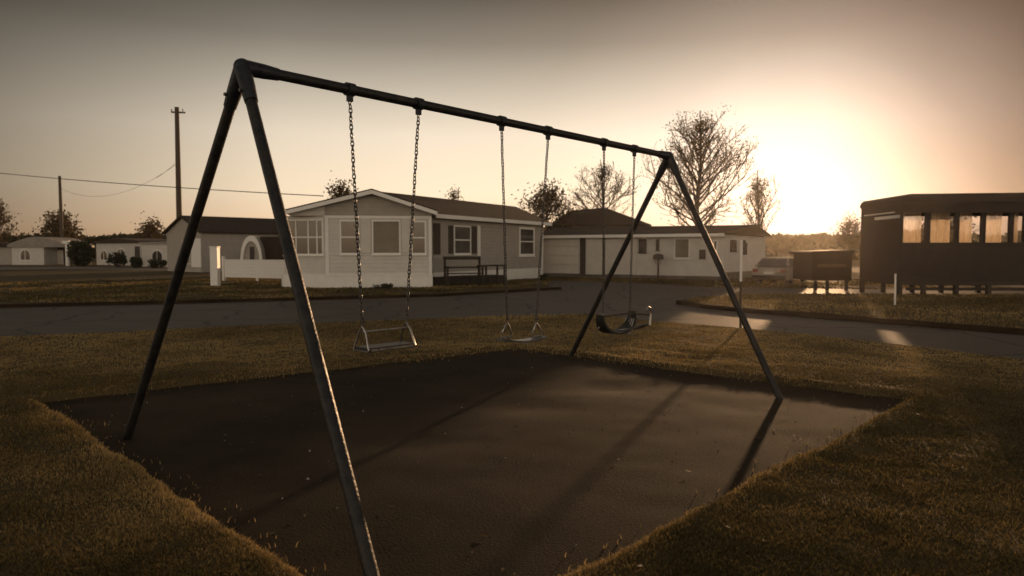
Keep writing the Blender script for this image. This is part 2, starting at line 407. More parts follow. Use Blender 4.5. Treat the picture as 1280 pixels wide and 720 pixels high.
# sparse tufts reaching onto the bare earth
N1 = 2500; X = g.uniform(-6, 7, N1 * 30); Y = g.uniform(2, 12, N1 * 30); e = edge_d(X, Y); k = (e < 0) & (e > -.22) & (g.random(len(X)) < .12); X, Y = X[k], Y[k]
blades('stray_grass', X, Y, .02 + .03 * g.random(len(X)), .004 + .0006 * Y, 'stray dry grass blades along the patch edge', zb=0.0, seed=3)
# grass beyond the road
N2 = 90000; d = g.uniform(17, 45, N2) ; az = g.uniform(R(-42), R(42), N2); X, Y = np.sin(az) * d, np.cos(az) * d
k = ~inpoly(X, Y, RD) & (vnoise(X, Y, .6) > .3); X, Y, d = X[k], Y[k], d[k]
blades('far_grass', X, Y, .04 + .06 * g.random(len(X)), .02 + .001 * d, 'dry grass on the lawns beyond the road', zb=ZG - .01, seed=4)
IP = np.array([(p.x, p.y) for p in ip]); X = g.uniform(5, 34, 60000); Y = g.uniform(13, 30, 60000); k = inpoly(X, Y, IP); X, Y = X[k], Y[k]
blades('island_grass', X, Y, .04 + .04 * g.random(len(X)), .03 + 0 * X, 'dry grass on the island between the road arms', zb=ZG + .10, seed=6)
# grit on the earth
mb = MB()
for i in range(200):
    x, y = random.uniform(-5.5, 6), random.uniform(2.2, 11.5)
    if quad_sd(np.array([x]), np.array([y]))[0] > -.1: continue
    r = random.uniform(.003, .011) * (1.6 if random.random() < .08 else 1); a = random.random() * 6
    vs = [(x + math.cos(a + k * 1.57) * r * random.uniform(.7, 1.2), y + math.sin(a + k * 1.57) * r * random.uniform(.7, 1.2), random.uniform(-.004, .006)) for k in range(4)]
    mb.add(vs + [(x, y, r * .8 + .004)], [(0, 1, 4), (1, 2, 4), (2, 3, 4), (3, 0, 4)])
tag(mb.build('grit', M['stone']), 'pale grit scattered over the dark earth patch', 'grit', kind='stuff')

mb = MB()
for i in range(420):
    x, y = random.uniform(-6, 7), random.uniform(2.2, 14); s_ = random.uniform(.014, .032); a = random.random() * 6.28; z = (.006 if quad_sd(np.array([x]), np.array([y]))[0] < -.1 else ZG + .035) + random.uniform(0, .006)
    c, q = math.cos(a) * s_, math.sin(a) * s_
    mb.add([(x - c, y - q, z), (x - q * .5, y + c * .5, z + .006), (x + c, y + q, z + random.uniform(0, .012)), (x + q * .5, y - c * .5, z + .004)], [(0, 1, 2), (0, 2, 3)])
tag(mb.build('fallen_leaves', M['leaf']), 'small brown fallen leaves scattered over lawn and earth', 'leaves', kind='stuff')

# ------------------------------------------------------------------ swing set
HB = 3.0
def z_at(px, py, z): return gp(px, py, z)
A = z_at(303, 84, HB); B = z_at(836, 195, HB)
feet = [z_at(157, 547, 0), z_at(473, 738, 0), z_at(711, 446, 0), z_at(978, 499, 0)]
RP = .039
sw = thing('swing_set', 'dark steel A-frame swing set standing on the bare earth patch', 'swing set', ((A.x + B.x) / 2, (A.y + B.y) / 2, 0))
SO = sw.location.copy()
def loc(p): return Vector(p) - SO
bd = (B - A).normalized()
MB().path([loc(A - bd * .02), loc(B + bd * .02)], RP, 20).build('crossbar', M['steel'], sw, True)
for f, apex in zip(feet, (A, A, B, B)):
    tdir = (f - apex).normalized()
    m = MB(); m.path([loc(apex + tdir * .03), loc(f - Vector((0, 0, .06)))], RP, 20); m.build('leg', M['steel'], sw, True)
for apex, s, fl in ((A, 1, feet[:2]), (B, -1, feet[2:])):
    m = MB(); m.path([loc(apex), loc(apex + bd * s * .16), loc(apex + bd * s * .27)], [.056, .052, .044], 20)
    for f in fl:
        td = (f - apex).normalized(); m.path([loc(apex), loc(apex + td * .18), loc(apex + td * .31)], [.056, .053, .045], 20)
    K = 14; vs = []
    for a_ in range(1, K):
        for b_ in range(20):
            t_ = math.pi * a_ / K; q_ = 2 * math.pi * b_ / 20; vs.append(loc(apex) + Vector((math.sin(t_) * math.cos(q_), math.sin(t_) * math.sin(q_), math.cos(t_))) * .060)
    m.add(vs + [loc(apex) + Vector((0, 0, .06)), loc(apex) - Vector((0, 0, .06))], [(a_ * 20 + b_, a_ * 20 + (b_ + 1) % 20, a_ * 20 + 20 + (b_ + 1) % 20, a_ * 20 + 20 + b_) for a_ in range(K - 2) for b_ in range(20)]
          + [(b_, (b_ + 1) % 20, (K - 1) * 20) for b_ in range(20)] + [((K - 2) * 20 + b_, (K - 2) * 20 + (b_ + 1) % 20, (K - 1) * 20 + 1) for b_ in range(20)])
    # rounded cap and gusset plate
    for k in range(6):
        pass
    m.add([loc(apex + Vector((0, 0, .03))), loc(apex + (fl[0] - apex).normalized() * .2), loc(apex + (fl[1] - apex).normalized() * .2),
           loc(apex + Vector((0, 0, .03)) + bd * s * .012), loc(apex + (fl[0] - apex).normalized() * .2 + bd * s * .012), loc(apex + (fl[1] - apex).normalized() * .2 + bd * s * .012)],
          [(0, 1, 2), (3, 5, 4), (0, 3, 4, 1), (1, 4, 5, 2), (2, 5, 3, 0)])
    cj = m.build('corner_joint', M['fitting'], sw, True)
    side = bd.cross(Vector((0, 0, 1)))
    for f in fl:
        td = (f - apex).normalized(); c = apex + td * .22; nn = -bd * s
        MB().path([loc(c + nn * .045), loc(c + nn * .068)], .013, 6).build('bolt', M['chain'], cj)
bn = Vector((bd.y, -bd.x, 0))              # horizontal, across the bar, towards the camera
bv = Vector((bd.x, bd.y, 0)).normalized()


def chain_mesh(P, Q, link=.044, w=.0046, wid=.0122):
    mb = MB(); P = Vector(P); Q = Vector(Q); t = (Q - P).normalized(); L = (Q - P).length; n = max(3, round(L / (link * .74))); st = L / n
    a = t.cross(bn).normalized(); b = t.cross(a).normalized()
    for i in range(n):
        c = P + t * st * (i + .5) + Vector((math.sin(i * .7), math.cos(i * .9), 0)) * .0012; s = (a, b)[i % 2] if i % 4 < 2 else ((a + b * .25).normalized(), (b - a * .25).normalized())[i % 2]
        hl = link / 2 - wid
        pts = []
        for k in range(10):
            w_ = 2 * math.pi * k / 10; cx, sx = math.cos(w_), math.sin(w_)
            pts.append(c + s * (cx * wid) + t * (sx * wid + (hl if sx > 0.01 else (-hl if sx < -.01 else 0))))
        mb.path(pts, w, 5, closed=True)
    return mb


def hang(px, py):                           # chain mounts on the crossbar
    p = onplane(px, py, A, bn); tt = (p - A).dot(bd)
    return A + bd * tt
def swing(kind, tops, bots, label):
    T = [hang(*tops[0]), hang(*tops[1])]
    Bp = [onplane(x, y, A, bn) for x, y in bots]
    zc = (Bp[0].z + Bp[1].z) / 2
    base = (Bp[0] + Bp[1]) / 2
    o = thing('swing', label, 'swing', (base.x, base.y, zc - .25))
    O = o.location.copy(); l = lambda p: Vector(p) - O
    for i in (0, 1):
        # clamp on the bar belongs to the frame
        m = MB(); c = T[i]; m.path([loc(c - bd * .035), loc(c + bd * .035)], RP + .013, 18)
        m.bar(loc(c + Vector((0, 0, -RP))), loc(c + Vector((0, 0, -RP - .055))), .03, .045, bd)
        m.build('hanger_clamp', M['fitting'], sw, True)
        s = T[i] + Vector((0, 0, -RP - .045))
        q = chain_mesh(l(s), l(Bp[i])); q.build('chain', M['chain'], o, True)
    u = (Bp[1] - Bp[0]); W = u.length; u = Vector((u.x, u.y, 0)).normalized()
    return o, l, Bp, u, W
n = bn
# first swing: flat board in two steel stirrups joined by a rod
o, l, Bp, u, W = swing('flat', ((437, 104), (523, 126)), ((453, 408), (508, 403)), 'swing with a flat board seat, nearest of the three')
drop = .19; half = .10
seatp = []
for i, p in enumerate(Bp):
    s = (-1, 1)[i]; top = p; f1 = p + n * half - Vector((0, 0, drop)) + u * s * .012; f2 = p - n * half - Vector((0, 0, drop)) + u * s * .012
    m = MB(); m.path([l(top), l(p + n * half * .45 - Vector((0, 0, drop * .25))), l(f1), l(f1 - Vector((0, 0, .012))), l(f2 - Vector((0, 0, .012))), l(f2), l(p - n * half * .45 - Vector((0, 0, drop * .25)))], .009, 8, closed=True)
    m.build('stirrup', M['bright'], o, True); seatp.append((f1, f2))
MB().path([l(Bp[0] - Vector((0, 0, .045))), l(Bp[1] - Vector((0, 0, .045)))], .0085, 10).build('spreader_rod', M['bright'], o, True)
c0 = (seatp[0][0] + seatp[0][1]) / 2; c1 = (seatp[1][0] + seatp[1][1]) / 2
m = MB(); m.bar(l(c0 - u * .0), l(c1 + u * .0), half * 2 - .01, .035); m.build('seat', M['rubber'], o, False, .006)
MB().bar(l(c0 + n * half + u * .02), l(c1 + n * half - u * .02), .008, .020).build('seat_edging', M['bright'], o)
# second swing: sagging belt in two stirrups
o, l, Bp, u, W = swing('belt', ((627, 150), (685, 163)), ((634, 403), (670, 403)), 'swing with a short sagging belt seat, middle of the three')
drop = .15; half = .07
ends = []
for i, p in enumerate(Bp):
    s = (-1, 1)[i]
    for t in (-1, 1): pass
    a1 = p - Vector((0, 0, drop)) + u * s * .10; a2 = p - Vector((0, 0, drop)) - u * s * .07
    m = MB(); pts = [p, p + u * s * .05 - Vector((0, 0, .05)), p + u * s * .085 - Vector((0, 0, .10)), a1, a2, p - u * s * .06 - Vector((0, 0, .10)), p - u * s * .03 - Vector((0, 0, .05))]
    for q in (1,): m.path([l(x) for x in pts], .011, 8, closed=True)
    m.build('stirrup', M['bright'], o, True); ends.append(a1)
m = MB(); K = 14; vs = []
for k in range(K + 1):
    t = k / K; p = ends[0].lerp(ends[1], t) - Vector((0, 0, .035 * math.sin(math.pi * t)))
    for a, b in ((-half, 0), (half, 0), (half, -.024), (-half, -.024)): vs.append(l(p + n * a + Vector((0, 0, b))))
fs = [(0, 1, 2, 3), tuple(4 * K + i for i in (3, 2, 1, 0))] + [(4 * k + i, 4 * k + (i + 1) % 4, 4 * k + 4 + (i + 1) % 4, 4 * k + 4 + i) for k in range(K) for i in range(4)]
m.add(vs, fs); m.build('seat', M['belt'], o, True)
# third swing: bucket seat
o, l, Bp, u, W = swing('bucket', ((755, 178), (793, 187)), ((754, 390), (787, 398)), 'swing with a dark bucket seat, nearest to the far end of the frame')
cx = (Bp[0] + Bp[1]) / 2; hw = W / 2 + .03
def strap(pts, wdir, w, t):                   # a belt of thickness t following pts
    m = MB(); vs = []
    for k, p in enumerate(pts):
        tg = (pts[min(k + 1, len(pts) - 1)] - pts[max(k - 1, 0)]).normalized(); nn = tg.cross(wdir).normalized(); ww = w[k] if isinstance(w, list) else w
        for a, b in ((-1, 0), (1, 0), (1, 1), (-1, 1)): vs.append(l(p + wdir * a * ww / 2 + nn * b * t))
    K = len(pts) - 1
    m.add(vs, [(0, 1, 2, 3), tuple(4 * K + i for i in (3, 2, 1, 0))] + [(4 * k + i, 4 * k + (i + 1) % 4, 4 * k + 4 + (i + 1) % 4, 4 * k + 4 + i) for k in range(K) for i in range(4)]); return m
K = 20
up_ = [cx - u * math.cos(math.pi * k / K) * hw * 1.05 - Vector((0, 0, 1)) * (.235 * math.sin(math.pi * k / K) ** .75) + Vector((0, 0, .03)) for k in range(K + 1)]
strap(up_, n, [.10 + .10 * math.sin(math.pi * k / K) for k in range(K + 1)], .022).build('seat', M['rubber'], o, True)
sp_ = [cx + u * .04 + n * (.06 + .33 * k / 10) - Vector((0, 0, .19 - .10 * (k / 10) ** 2)) for k in range(11)]
strap(sp_, u, .24, .022).build('side_pad', M['belt'], o, True)
m = MB(); m.path([l(cx - u * hw - n * .03 + Vector((0, 0, .0))), l(cx + u * hw - n * .03), l(cx + u * .12 + n * .39 + Vector((0, 0, .02)))], .011, 8)
m.build('guard_rod', M['wood'], o, True)
m = MB()
bk = cx + u * .10 + n * .40 + Vector((0, 0, .03))
m.path([l(bk + Vector((0, 0, -.13))), l(bk + Vector((0, 0, .0)) + u * .03), l(bk + Vector((0, 0, .07)) + u * .015), l(bk + Vector((0, 0, .09)) - u * .04), l(bk + Vector((0, 0, .05)) - u * .08)], .016, 8)
m.build('seat_bracket', M['bright'], o, True); m = MB()
m.path([l(cx - u * hw * .95 - n * .05 - Vector((0, 0, .14))), l(cx - u * hw * .9 + Vector((0, 0, .03)))], .012, 8)
m.build('seat_bracket', M['bright'], o, True)
m = MB()
for k in range(5):
    m.path([l(Bp[1] + u * (.0 + .02 * k) + n * (.06 - .04 * k)), l(Bp[1] + u * (-.10 + .02 * k) + n * (.06 - .04 * k) - Vector((0, 0, .19)))], .008, 6)
m.build('hanger_rods', M['bright'], o, True)


# ------------------------------------------------------------------ houses
def gable_roof(F, parent, u0, u1, vf, vr, vb, ze, zr, zb=None, t=.14, m='shingle', name='roof'):
    """ridge along u at v=vr; front eave vf, back eave vb"""
    zb = ze if zb is None else zb
    mb = MB()
    mb.prism([(vf, ze), (vr, zr), (vr, zr + t), (vf, ze + t)], u0, u1, 'x')
    mb.prism([(vr, zr), (vb, zb), (vb, zb + t), (vr, zr + t)], u0, u1, 'x')
    return mb.build(name, M[m], parent)


# --- house with the front gable
P1, P2 = gp(407, 360), gp(540, 359)
Fm = Frame(P1, P2)
h1 = thing('gabled_house', 'pale manufactured house with a front gable and dark roof across the road', 'house', Fm.A, Fm.rz)
ul = Fm.u(353) ; zE = Fm.z(352, 266, -.45); zP = Fm.z(465.5, 239, -.45); uP = Fm.u(465.5, -.45); zE2 = Fm.z(546, 266, -.45)
uR = Fm.u(547, -.45); uL = Fm.u(353, -.45); LB = Fm.L
zt = Fm.z(407, 269)
wall_top = lambda uu: zP + (zE - zP) * (uP - uu) / (uP - uL) if uu < uP else zP + (zE2 - zP) * (uu - uP) / (uR - uP)
SK = Fm.z(470, 343)
m = MB()                                     # main body: front gable wall and volume behind it
pl = [(0, 0.0), (LB, 0.0), (LB, wall_top(LB) - .05), (uP, zP - .05), (0, wall_top(0) - .05)]
m.prism(pl, 0, 7.5, 'y')
m.prism([(-.002, 0), (-1.9, .75), (-1.9, 7.5), (-.002, 7.5)], 0, wall_top(-1.9) - .05, 'z')
m.build('wall', M['siding'], h1)
m = MB(); m.box(-.03, LB + .03, -.05, -.003, 0, SK); m.box(-.03, LB + .03, -.075, -.052, SK - .05, SK + .03)
m.prism([(-.03, -.055), (-1.93, .695), (-1.91, .745), (-.01, -.004)], 0, SK, 'z'); m.build('skirting', M['skirt'], h1)
# corner boards and head band
zb = Fm.z(470, 273)
m = MB(); m.box(0, LB, -.04, -.003, zb, zb + .12)
for a in (Fm.u(407), Fm.u(536)): m.box(a, a + .14, -.04, -.003, SK + .032, zb - .002)
m.build('trim', M['white'], h1)
for a_, b_ in ((451, 464), (502, 512)): MB().box(Fm.u(a_), Fm.u(b_), -.045, -.005, Fm.z(456, 316), zb - .003).build('wall_panel', M['panel'], h1)
panel_on(h1, Fm, 407, 540, 238, 272.8, 'siding2', 'gable_panel') if 0 else None
m = MB(); m.prism([(.01, zb + .13), (LB - .01, zb + .13), (LB - .01, wall_top(LB) - .06), (uP, zP - .07), (.01, wall_top(.01) - .06)], -.03, -.003, 'y'); m.build('gable_panel', M['siding2'], h1)
MB().prism([(uL + .25, wall_top(uL + .25) - .16), (0, zb + .1), (0, wall_top(0) - .07), (uL + .25, wall_top(uL + .25) - .08)], -.03, .9, 'y').build('soffit', M['siding'], h1)
window(h1, Fm, 425, 450, 275, 318, -.006)
window(h1, Fm, 465, 501, 275, 318, -.006, pane='blind', rail=False)
window(h1, Fm, 514, 533, 276, 318, -.006)
# angled wall with the triple window
d = Vector((-1.9, .75)).normalized(); a0 = Fm.A + Fm.t * (-1.9) + Fm.n * .75
Fa = Frame(a0, Fm.A)
hold = thing('bay_window', None, None) if 0 else None
def in_frame(parentF, Fx, o):                # place a mesh built in frame Fx under a parent standing in parentF
    q = parentF.to_local(Fx.A); o.location = q; o.rotation_euler = (0, 0, Fx.rz - parentF.rz); return o
w = window(h1, Fa, 356, 405, 274, 319, -.006, bars=(.31, .62, .84)); in_frame(Fm, Fa, w)
# roof over it all: ridge runs back
m = MB(); t = .12
for v0, v1 in ((-.45, 7.8),):
    m.prism([(uL, zE), (uP, zP), (uP, zP + t), (uL, zE + t)], v0, v1, 'y')
    m.prism([(uP, zP), (uR, zE2), (uR, zE2 + t), (uP, zP + t)], v0, v1, 'y')
rf = m.build('roof', M['shingle'], h1)
m = MB(); t2 = -.13
m.prism([(uL, zE + t2 + .02), (uP, zP + t2 + .02), (uP, zP + .06), (uL, zE + .06)], -.49, -.452, 'y')
m.prism([(uP, zP + t2 + .02), (uR, zE2 + t2 + .02), (uR, zE2 + .06), (uP, zP + .06)], -.49, -.452, 'y')
m.build('fascia', M['white'], rf)
# long wing running back to the right
W1, W2 = gp(541, 357), gp(678, 347)
Fw = Frame(W1, W2)
m = MB(); zW = 3.38; zR = zW + .95
m.prism([(0, 0), (4.2, 0), (4.2, zW), (2.1, zR), (0, zW)], 0, Fw.L, 'x'); w = m.build('wing_wall', M['siding2'], h1); in_frame(Fm, Fw, w)
m = MB()
m.prism([(-.4, zW - .12), (2.1, zR + .02), (2.1, zR + .15), (-.4, zW + .04)], -1.5, Fw.L + .35, 'x')
m.prism([(2.1, zR + .02), (4.6, zW - .12), (4.6, zW + .04), (2.1, zR + .15)], -1.5, Fw.L + .35, 'x')
w = m.build('wing_roof', M['shingle'], h1); in_frame(Fm, Fw, w)
m = MB(); m.box(-.3, Fw.L + .36, -.47, -.405, zW - .17, zW + .02); gx = m.build('gutter', M['white'], w)
m = MB(); m.box(.02, Fw.L + .02, -.05, -.003, 0, .62); m.box(Fw.L - .16, Fw.L + .02, -.05, -.003, .625, zW - .13); x = m.build('wing_skirting', M['skirt'], h1); in_frame(Fm, Fw, x)
x = window(h1, Fw, 567, 588, 282, 318, -.006); in_frame(Fm, Fw, x)
x = window(h1, Fw, 648.5, 667.5, 284, 320, -.006, fw=.13); in_frame(Fm, Fw, x)
for a, b, c, d_ in ((541.5, 550, 279, 318), (560.5, 566, 282, 317), (589.5, 595.5, 283, 317)):
    x = panel_on(h1, Fw, a, b, c, d_, 'shutter', 'shutter', -.0); in_frame(Fm, Fw, x)
x = panel_on(h1, Fw, 596.5, 600, 282, 320, 'white', 'downpipe', -.0); in_frame(Fm, Fw, x)

# deck, bench, table
D1, D2 = gp(543, 357.5), gp(632, 354)
Fd = Frame(D1, D2)
dk = thing('deck', 'low dark wooden deck along the wall of the gabled house', 'deck', Fd.A, Fd.rz)
m = MB(); Dl = Fd.L
for k in range(9): m.box(0, Dl, .12 * k, .12 * k + .11, .38, .42)
m.build('deck_board', M['darkwood'], dk)
m = MB(); m.box(0, Dl, .03, .08, .04, .378)
for k in range(5): m.box(Dl * k / 4 - .04, Dl * k / 4 + .04, -.02, .028, .0, .378)
m.build('deck_skirt', M['darkwood'], dk)
b0, b1 = gp(559, 358.5), gp(605, 357.5); Fb = Frame(b0, b1)
bn_ = thing('garden_bench', 'dark wooden bench with a slatted back in front of the deck', 'bench', Fb.A, Fb.rz)
BL = Fb.L; zs = .62; zt_ = 1.40
m = MB(); [m.box(0, BL, .05 + .11 * k, .14 + .11 * k, zs - .04, zs) for k in range(4)]; m.build('seat', M['darkwood'], bn_)
m = MB(); m.box(-.02, BL + .02, .50, .55, zt_ - .16, zt_); m.box(0, BL, .50, .54, zs + .22, zs + .30); m.build('backrest', M['darkwood'], bn_)
for x in (0.0, BL - .09):
    for y in (.03, .44): MB().box(x, x + .09, y, y + .08, 0, (zt_ if y > .3 else zs + .28)).build('leg', M['darkwood'], bn_)
    MB().box(x - .01, x + .10, .0, .48, zs + .285, zs + .33).build('armrest', M['darkwood'], bn_)
t0, t1 = gp(608, 357.5), gp(633, 356); Ft = Frame(t0, t1)
tb = thing('side_table', 'small dark wooden table to the right of the garden bench', 'table', Ft.A, Ft.rz)
MB().box(-.02, Ft.L + .02, 0, .6, .92, .98).build('tabletop', M['darkwood'], tb)
for x in (.02, Ft.L - .1):
    for y in (.04, .50): MB().box(x, x + .08, y, y + .07, 0, .918).build('leg', M['darkwood'], tb)

# --- long low white house
L1, L2 = gp(676, 345.5), gp(905, 350.5)
Fl = Frame(L1, L2)
h2 = thing('long_low_house', 'long low white house with two garage doors behind the driveway', 'house', Fl.A, Fl.rz)
zw = Fl.z(790, 294); LL = Fl.L; dep = 7.0
cr = Fl.to_local(gp(956, 346)); q = Vector((cr[0] - LL, cr[1], 0)); 
zr = Fl.z(860, 281, 2.6)
vr = 3.0
# body: front wall then the right side wall turning back
m = MB(); m.prism([(0, 0), (LL, 0), (cr[0], cr[1]), (cr[0] - .6, dep), (0, dep)], 0, zw, 'z')
m.build('wall', M['siding'], h2)
cm = (LL + cr[0]) / 2
m = MB()
ridge0, ridge1 = (-.5, vr, zr), ((LL + cr[0]) / 2 + .35, cr[1] * .5 + .2 + 1.0, zr)
E = [(-.5, -.45, zw - .02), (LL + .1, -.45, zw - .02), (cr[0] + .35, cr[1] - .1, zw - .02), (cr[0] - .4, dep + .4, zw - .02), (-.5, dep + .4, zw - .02)]
vs = E + [(x, y, z + .10) for x, y, z in E] + [(ridge0[0], ridge0[1], zr), (ridge1[0], ridge1[1], zr)]
m.add(vs, [(0, 1, 2, 3, 4), (0, 5, 6, 1), (1, 6, 7, 2), (2, 7, 8, 3), (3, 8, 9, 4), (4, 9, 5, 0), (5, 10, 11, 6), (6, 11, 7), (7, 11, 8), (8, 11, 10, 9), (9, 10, 5)])
rf = m.build('roof', M['shingle'], h2)
MB().box(-.5, LL + .1, -.50, -.455, zw - .14, zw + .04).build('fascia', M['white'], rf)
m = MB(); m.box(0, LL + .02, -.04, -.003, 0, .22); m.build('skirting', M['concrete'], h2)
def gdoor(x0, x1, y0, y1):
    u0, u1 = Fl.u(x0), Fl.u(x1); z1 = Fl.z((x0 + x1) / 2, y0); m = MB()
    for k in range(4): m.box(u0, u1, -.07 if k else -.071, -.043, .225 + (z1 - .225) * k / 4 + .005, .225 + (z1 - .225) * (k + 1) / 4 - .012)
    return m.build('garage_door', M['panel'], h2)
gdoor(680, 724, 297, 344); gdoor(757, 796, 299, 344)
panel_on(h2, Fl, 733, 753, 298, 343, 'panel', 'door', -.04)
for a, b in ((725.2, 732), (753.5, 756.5)): panel_on(h2, Fl, a, b, 296, 345, 'shutter', 'pilaster', 0)
window(h2, Fl, 798.5, 808, 299, 316, -.006, rail=False, frame='shutter')
window(h2, Fl, 820, 824, 299, 313, -.006, rail=False, frame='shutter')
window(h2, Fl, 843, 862, 298, 323, -.006, pane='blind', rail=False, fw=.05)
panel_on(h2, Fl, 875, 882, 312, 324, 'shutter', 'meter_box', 0, .18)
window(h2, Fl, 891, 897, 300, 314, -.006, rail=False)
Fs = Frame(Fl.A + Fl.t * LL, gp(956, 346))
for a, b in ((912.5, 919.5), (926, 931)):
    x = window(h2, Fs, a, b, 300, 314, -.006, rail=False, frame='shutter'); in_frame(Fl, Fs, x)
x = panel_on(h2, Fs, 906, 955, 339, 352, 'concrete', 'side_skirting', 0); in_frame(Fl, Fs, x)

# mailbox in front of it
pm = gp(822.5, 349.5)
mbx = thing('mailbox', 'dark mailbox on a post before the long low house', 'mailbox', pm)
zt2 = (atd(822, 316.5, pm.y)).z - ZG
m = MB(); m.path([(0, 0, 0), (0, 0, zt2 - .35)], .055, 10); m.build('post', M['wood'], mbx, True)
m = MB(); pr = [(-.26, 0), (.26, 0), (.26, .2)] + [(.26 * math.cos(a), .2 + .13 * math.sin(a)) for a in (R(30), R(60), R(90), R(120), R(150))] + [(-.26, .2)]
m.prism([(x, z + zt2 - .36) for x, z in pr], -.25, .25, 'y'); m.build('box', M['shutter'], mbx)
MB().prism([(-.22, zt2 - .37), (.22, zt2 - .37), (.16, zt2 - .62), (.0, zt2 - .72), (-.16, zt2 - .62)], -.03, .03, 'y').build('bracket', M['siding2'], mbx)

# --- hip-roofed house behind
hc = atd(752, 300, 62)
h3 = thing('hip_roof_house', 'brown hip-roofed house rising behind the long low house', 'house', (hc.x, 62, ZG), R(3))
wz = atd(752, 283, 62).z - ZG; rz_ = atd(752, 259.5, 66).z - ZG
hwid = 61 / F_PX * 62
MB().box(-hwid + .5, hwid - .5, 0, 8, 0, wz).build('wall', M['siding2'], h3)
m = MB(); E = [(-hwid, -.5, wz), (hwid, -.5, wz), (hwid, 8.5, wz), (-hwid, 8.5, wz)]
m.add(E + [(x, y, z + .15) for x, y, z in E] + [(-hwid * .5, 4, rz_ - .25), (hwid * .25, 4, rz_)], [(3, 2, 1, 0), (0, 1, 5, 4), (1, 2, 6, 5), (2, 3, 7, 6), (3, 0, 4, 7), (4, 5, 9, 8), (5, 6, 9), (6, 7, 8, 9), (7, 4, 8)])
m.build('roof', M['shingle'], h3)

# --- grey barn at the left
S1, S2 = gp(252, 340.5), gp(362, 338)
Fb2 = Frame(S1, S2)
h4 = thing('grey_barn', 'pale barn with long dark roof behind the white fence', 'barn', Fb2.A, Fb2.rz)
ze = Fb2.z(252, 290); zr = Fb2.z(241, 272, 3.0) ; gl = Fb2.to_local(gp(209, 337))
hb = 6.0; LLb = Fb2.L + 1.5
# gable end leans back to the left so that it is seen
sl = gl[0] / max(gl[1], .1) if gl[1] > 0 else -.6
off = Fb2.u(209, hb)                          # shift of the back corner
m = MB()
vs = [(0, 0, 0), (LLb, 0, 0), (LLb, hb, 0), (off, hb, 0), (0, 0, ze), (LLb, 0, ze), (LLb, hb, ze), (off, hb, ze), (off * .42, hb / 2, zr), (LLb, hb / 2, zr)]
m.add(vs, [(3, 2, 1, 0), (0, 1, 5, 4), (1, 2, 6, 9, 5), (2, 3, 7, 6), (3, 0, 4, 8, 7), (4, 5, 9, 8), (6, 7, 8, 9)])
m.build('wall', M['siding2'], h4)
m = MB(); k = .12
def slab(a, b, c, d):
    m.add([a, b, c, d] + [(p[0], p[1], p[2] + k) for p in (a, b, c, d)], [(3, 2, 1, 0), (4, 5, 6, 7), (0, 1, 5, 4), (1, 2, 6, 5), (2, 3, 7, 6), (3, 0, 4, 7)])
slab((-.25, -.3, ze - .08), (LLb + .3, -.3, ze - .08), (LLb + .3, hb / 2, zr + .03), (off * .42 - .25, hb / 2, zr + .03))
slab((off * .42 - .25, hb / 2, zr + .03), (LLb + .3, hb / 2, zr + .03), (LLb + .3, hb + .3, ze - .08), (off - .3, hb + .3, ze - .08))
m.build('roof', M['shingle'], h4)
Fg = Frame(Fb2.A + Fb2.t * off + Fb2.n * hb, Fb2.A)
x = panel_on(h4, Fg, 239.5, 251.5, 298, 334, 'white', 'door', 0); in_frame(Fb2, Fg, x)
x = window(h4, Fg, 229, 238, 300, 330, -.006, pane='blind', rail=False, frame='siding'); in_frame(Fb2, Fg, x)

# small arched shed before the barn
Ar = Frame(gp(301, 344), gp(329, 344))
h5 = thing('arched_shed', 'small arched shed with a white rim and dark roof behind the white fence', 'shed', Ar.A, Ar.rz)
za = Ar.z(314, 294.5); wA = Ar.L; arch = []
for k in range(13):
    a = math.pi * k / 12; arch.append((wA / 2 - math.cos(a) * wA / 2, za * math.sin(a) ** .6 if 0 < k < 12 else 0))
m = MB(); m.prism([(x, z) for x, z in arch], .02, .6, 'y'); m.build('wall', M['siding2'], h5)
m = MB(); ai = [(wA / 2 + (x - wA / 2) * .76, z * .86) for x, z in arch]
for k in range(12):
    m.prism([arch[k], arch[k + 1], ai[k + 1], ai[k]], -.08, .018, 'y')
m.build('rim', M['white'], h5)
MB().box(wA * .42, wA * .62, -.02, .018, 0, za * .72).build('door', M['shutter'], h5)
m = MB(); r0 = Ar.u(318); r1 = Ar.u(366); m.prism([(r0 + .3, .9), (r1, .9), (r1, za * .98), (r0 + .2, za * .98), (r0 + .15, za * .9)], .62, 3.5, 'y'); m.build('roof', M['shingle'], h5)
m = MB(); m.box(r0 + .3, r1, .65, 3.4, 0, .898); m.build('side_wall', M['siding2'], h5)

# white fence and gate posts
Fc = Frame(gp(278.5, 351), gp(362, 353))
fn = thing('board_fence', 'low white board fence between the barn and the gabled house', 'fence', Fc.A, Fc.rz)
zf = Fc.z(320, 325.5); m = MB()
for k in range(5): m.box(.15, Fc.L, 0, .04, .2 + (zf - .22) * k / 5, .2 + (zf - .22) * (k + 1) / 5 - .006)
m.build('board', M['white'], fn); MB().box(.12, Fc.L, -.03, .07, zf - .02, zf + .04).build('cap_rail', M['white'], fn)
for u_ in (0, Fc.L * .5, Fc.L - .1): MB().box(u_, u_ + .14, -.05 if u_ == 0 else .042, .1, 0, zf + (.22 if u_ == 0 else -.03)).build('fence_post', M['white'], fn)
for (x, yb, yt, wpx, lb) in ((269.5, 357.5, 308, 9, 'tall square white post left of the board fence'), (357.5, 358, 344, 8, 'short white post at the corner of the gabled house')):
    p = gp(x, yb); w_ = wpx / F_PX * p.y / 2; zt3 = atd(x, yt, p.y).z - ZG
    o = thing('gate_post', lb, 'post', p)
    MB().box(-w_, w_, -w_, w_, 0, zt3 - .05).build('shaft', M['white'], o, bevel=.01)
    m = MB(); m.box(-w_ - .03, w_ + .03, -w_ - .03, w_ + .03, zt3 - .049, zt3); m.build('cap', M['white'], o, bevel=.01)


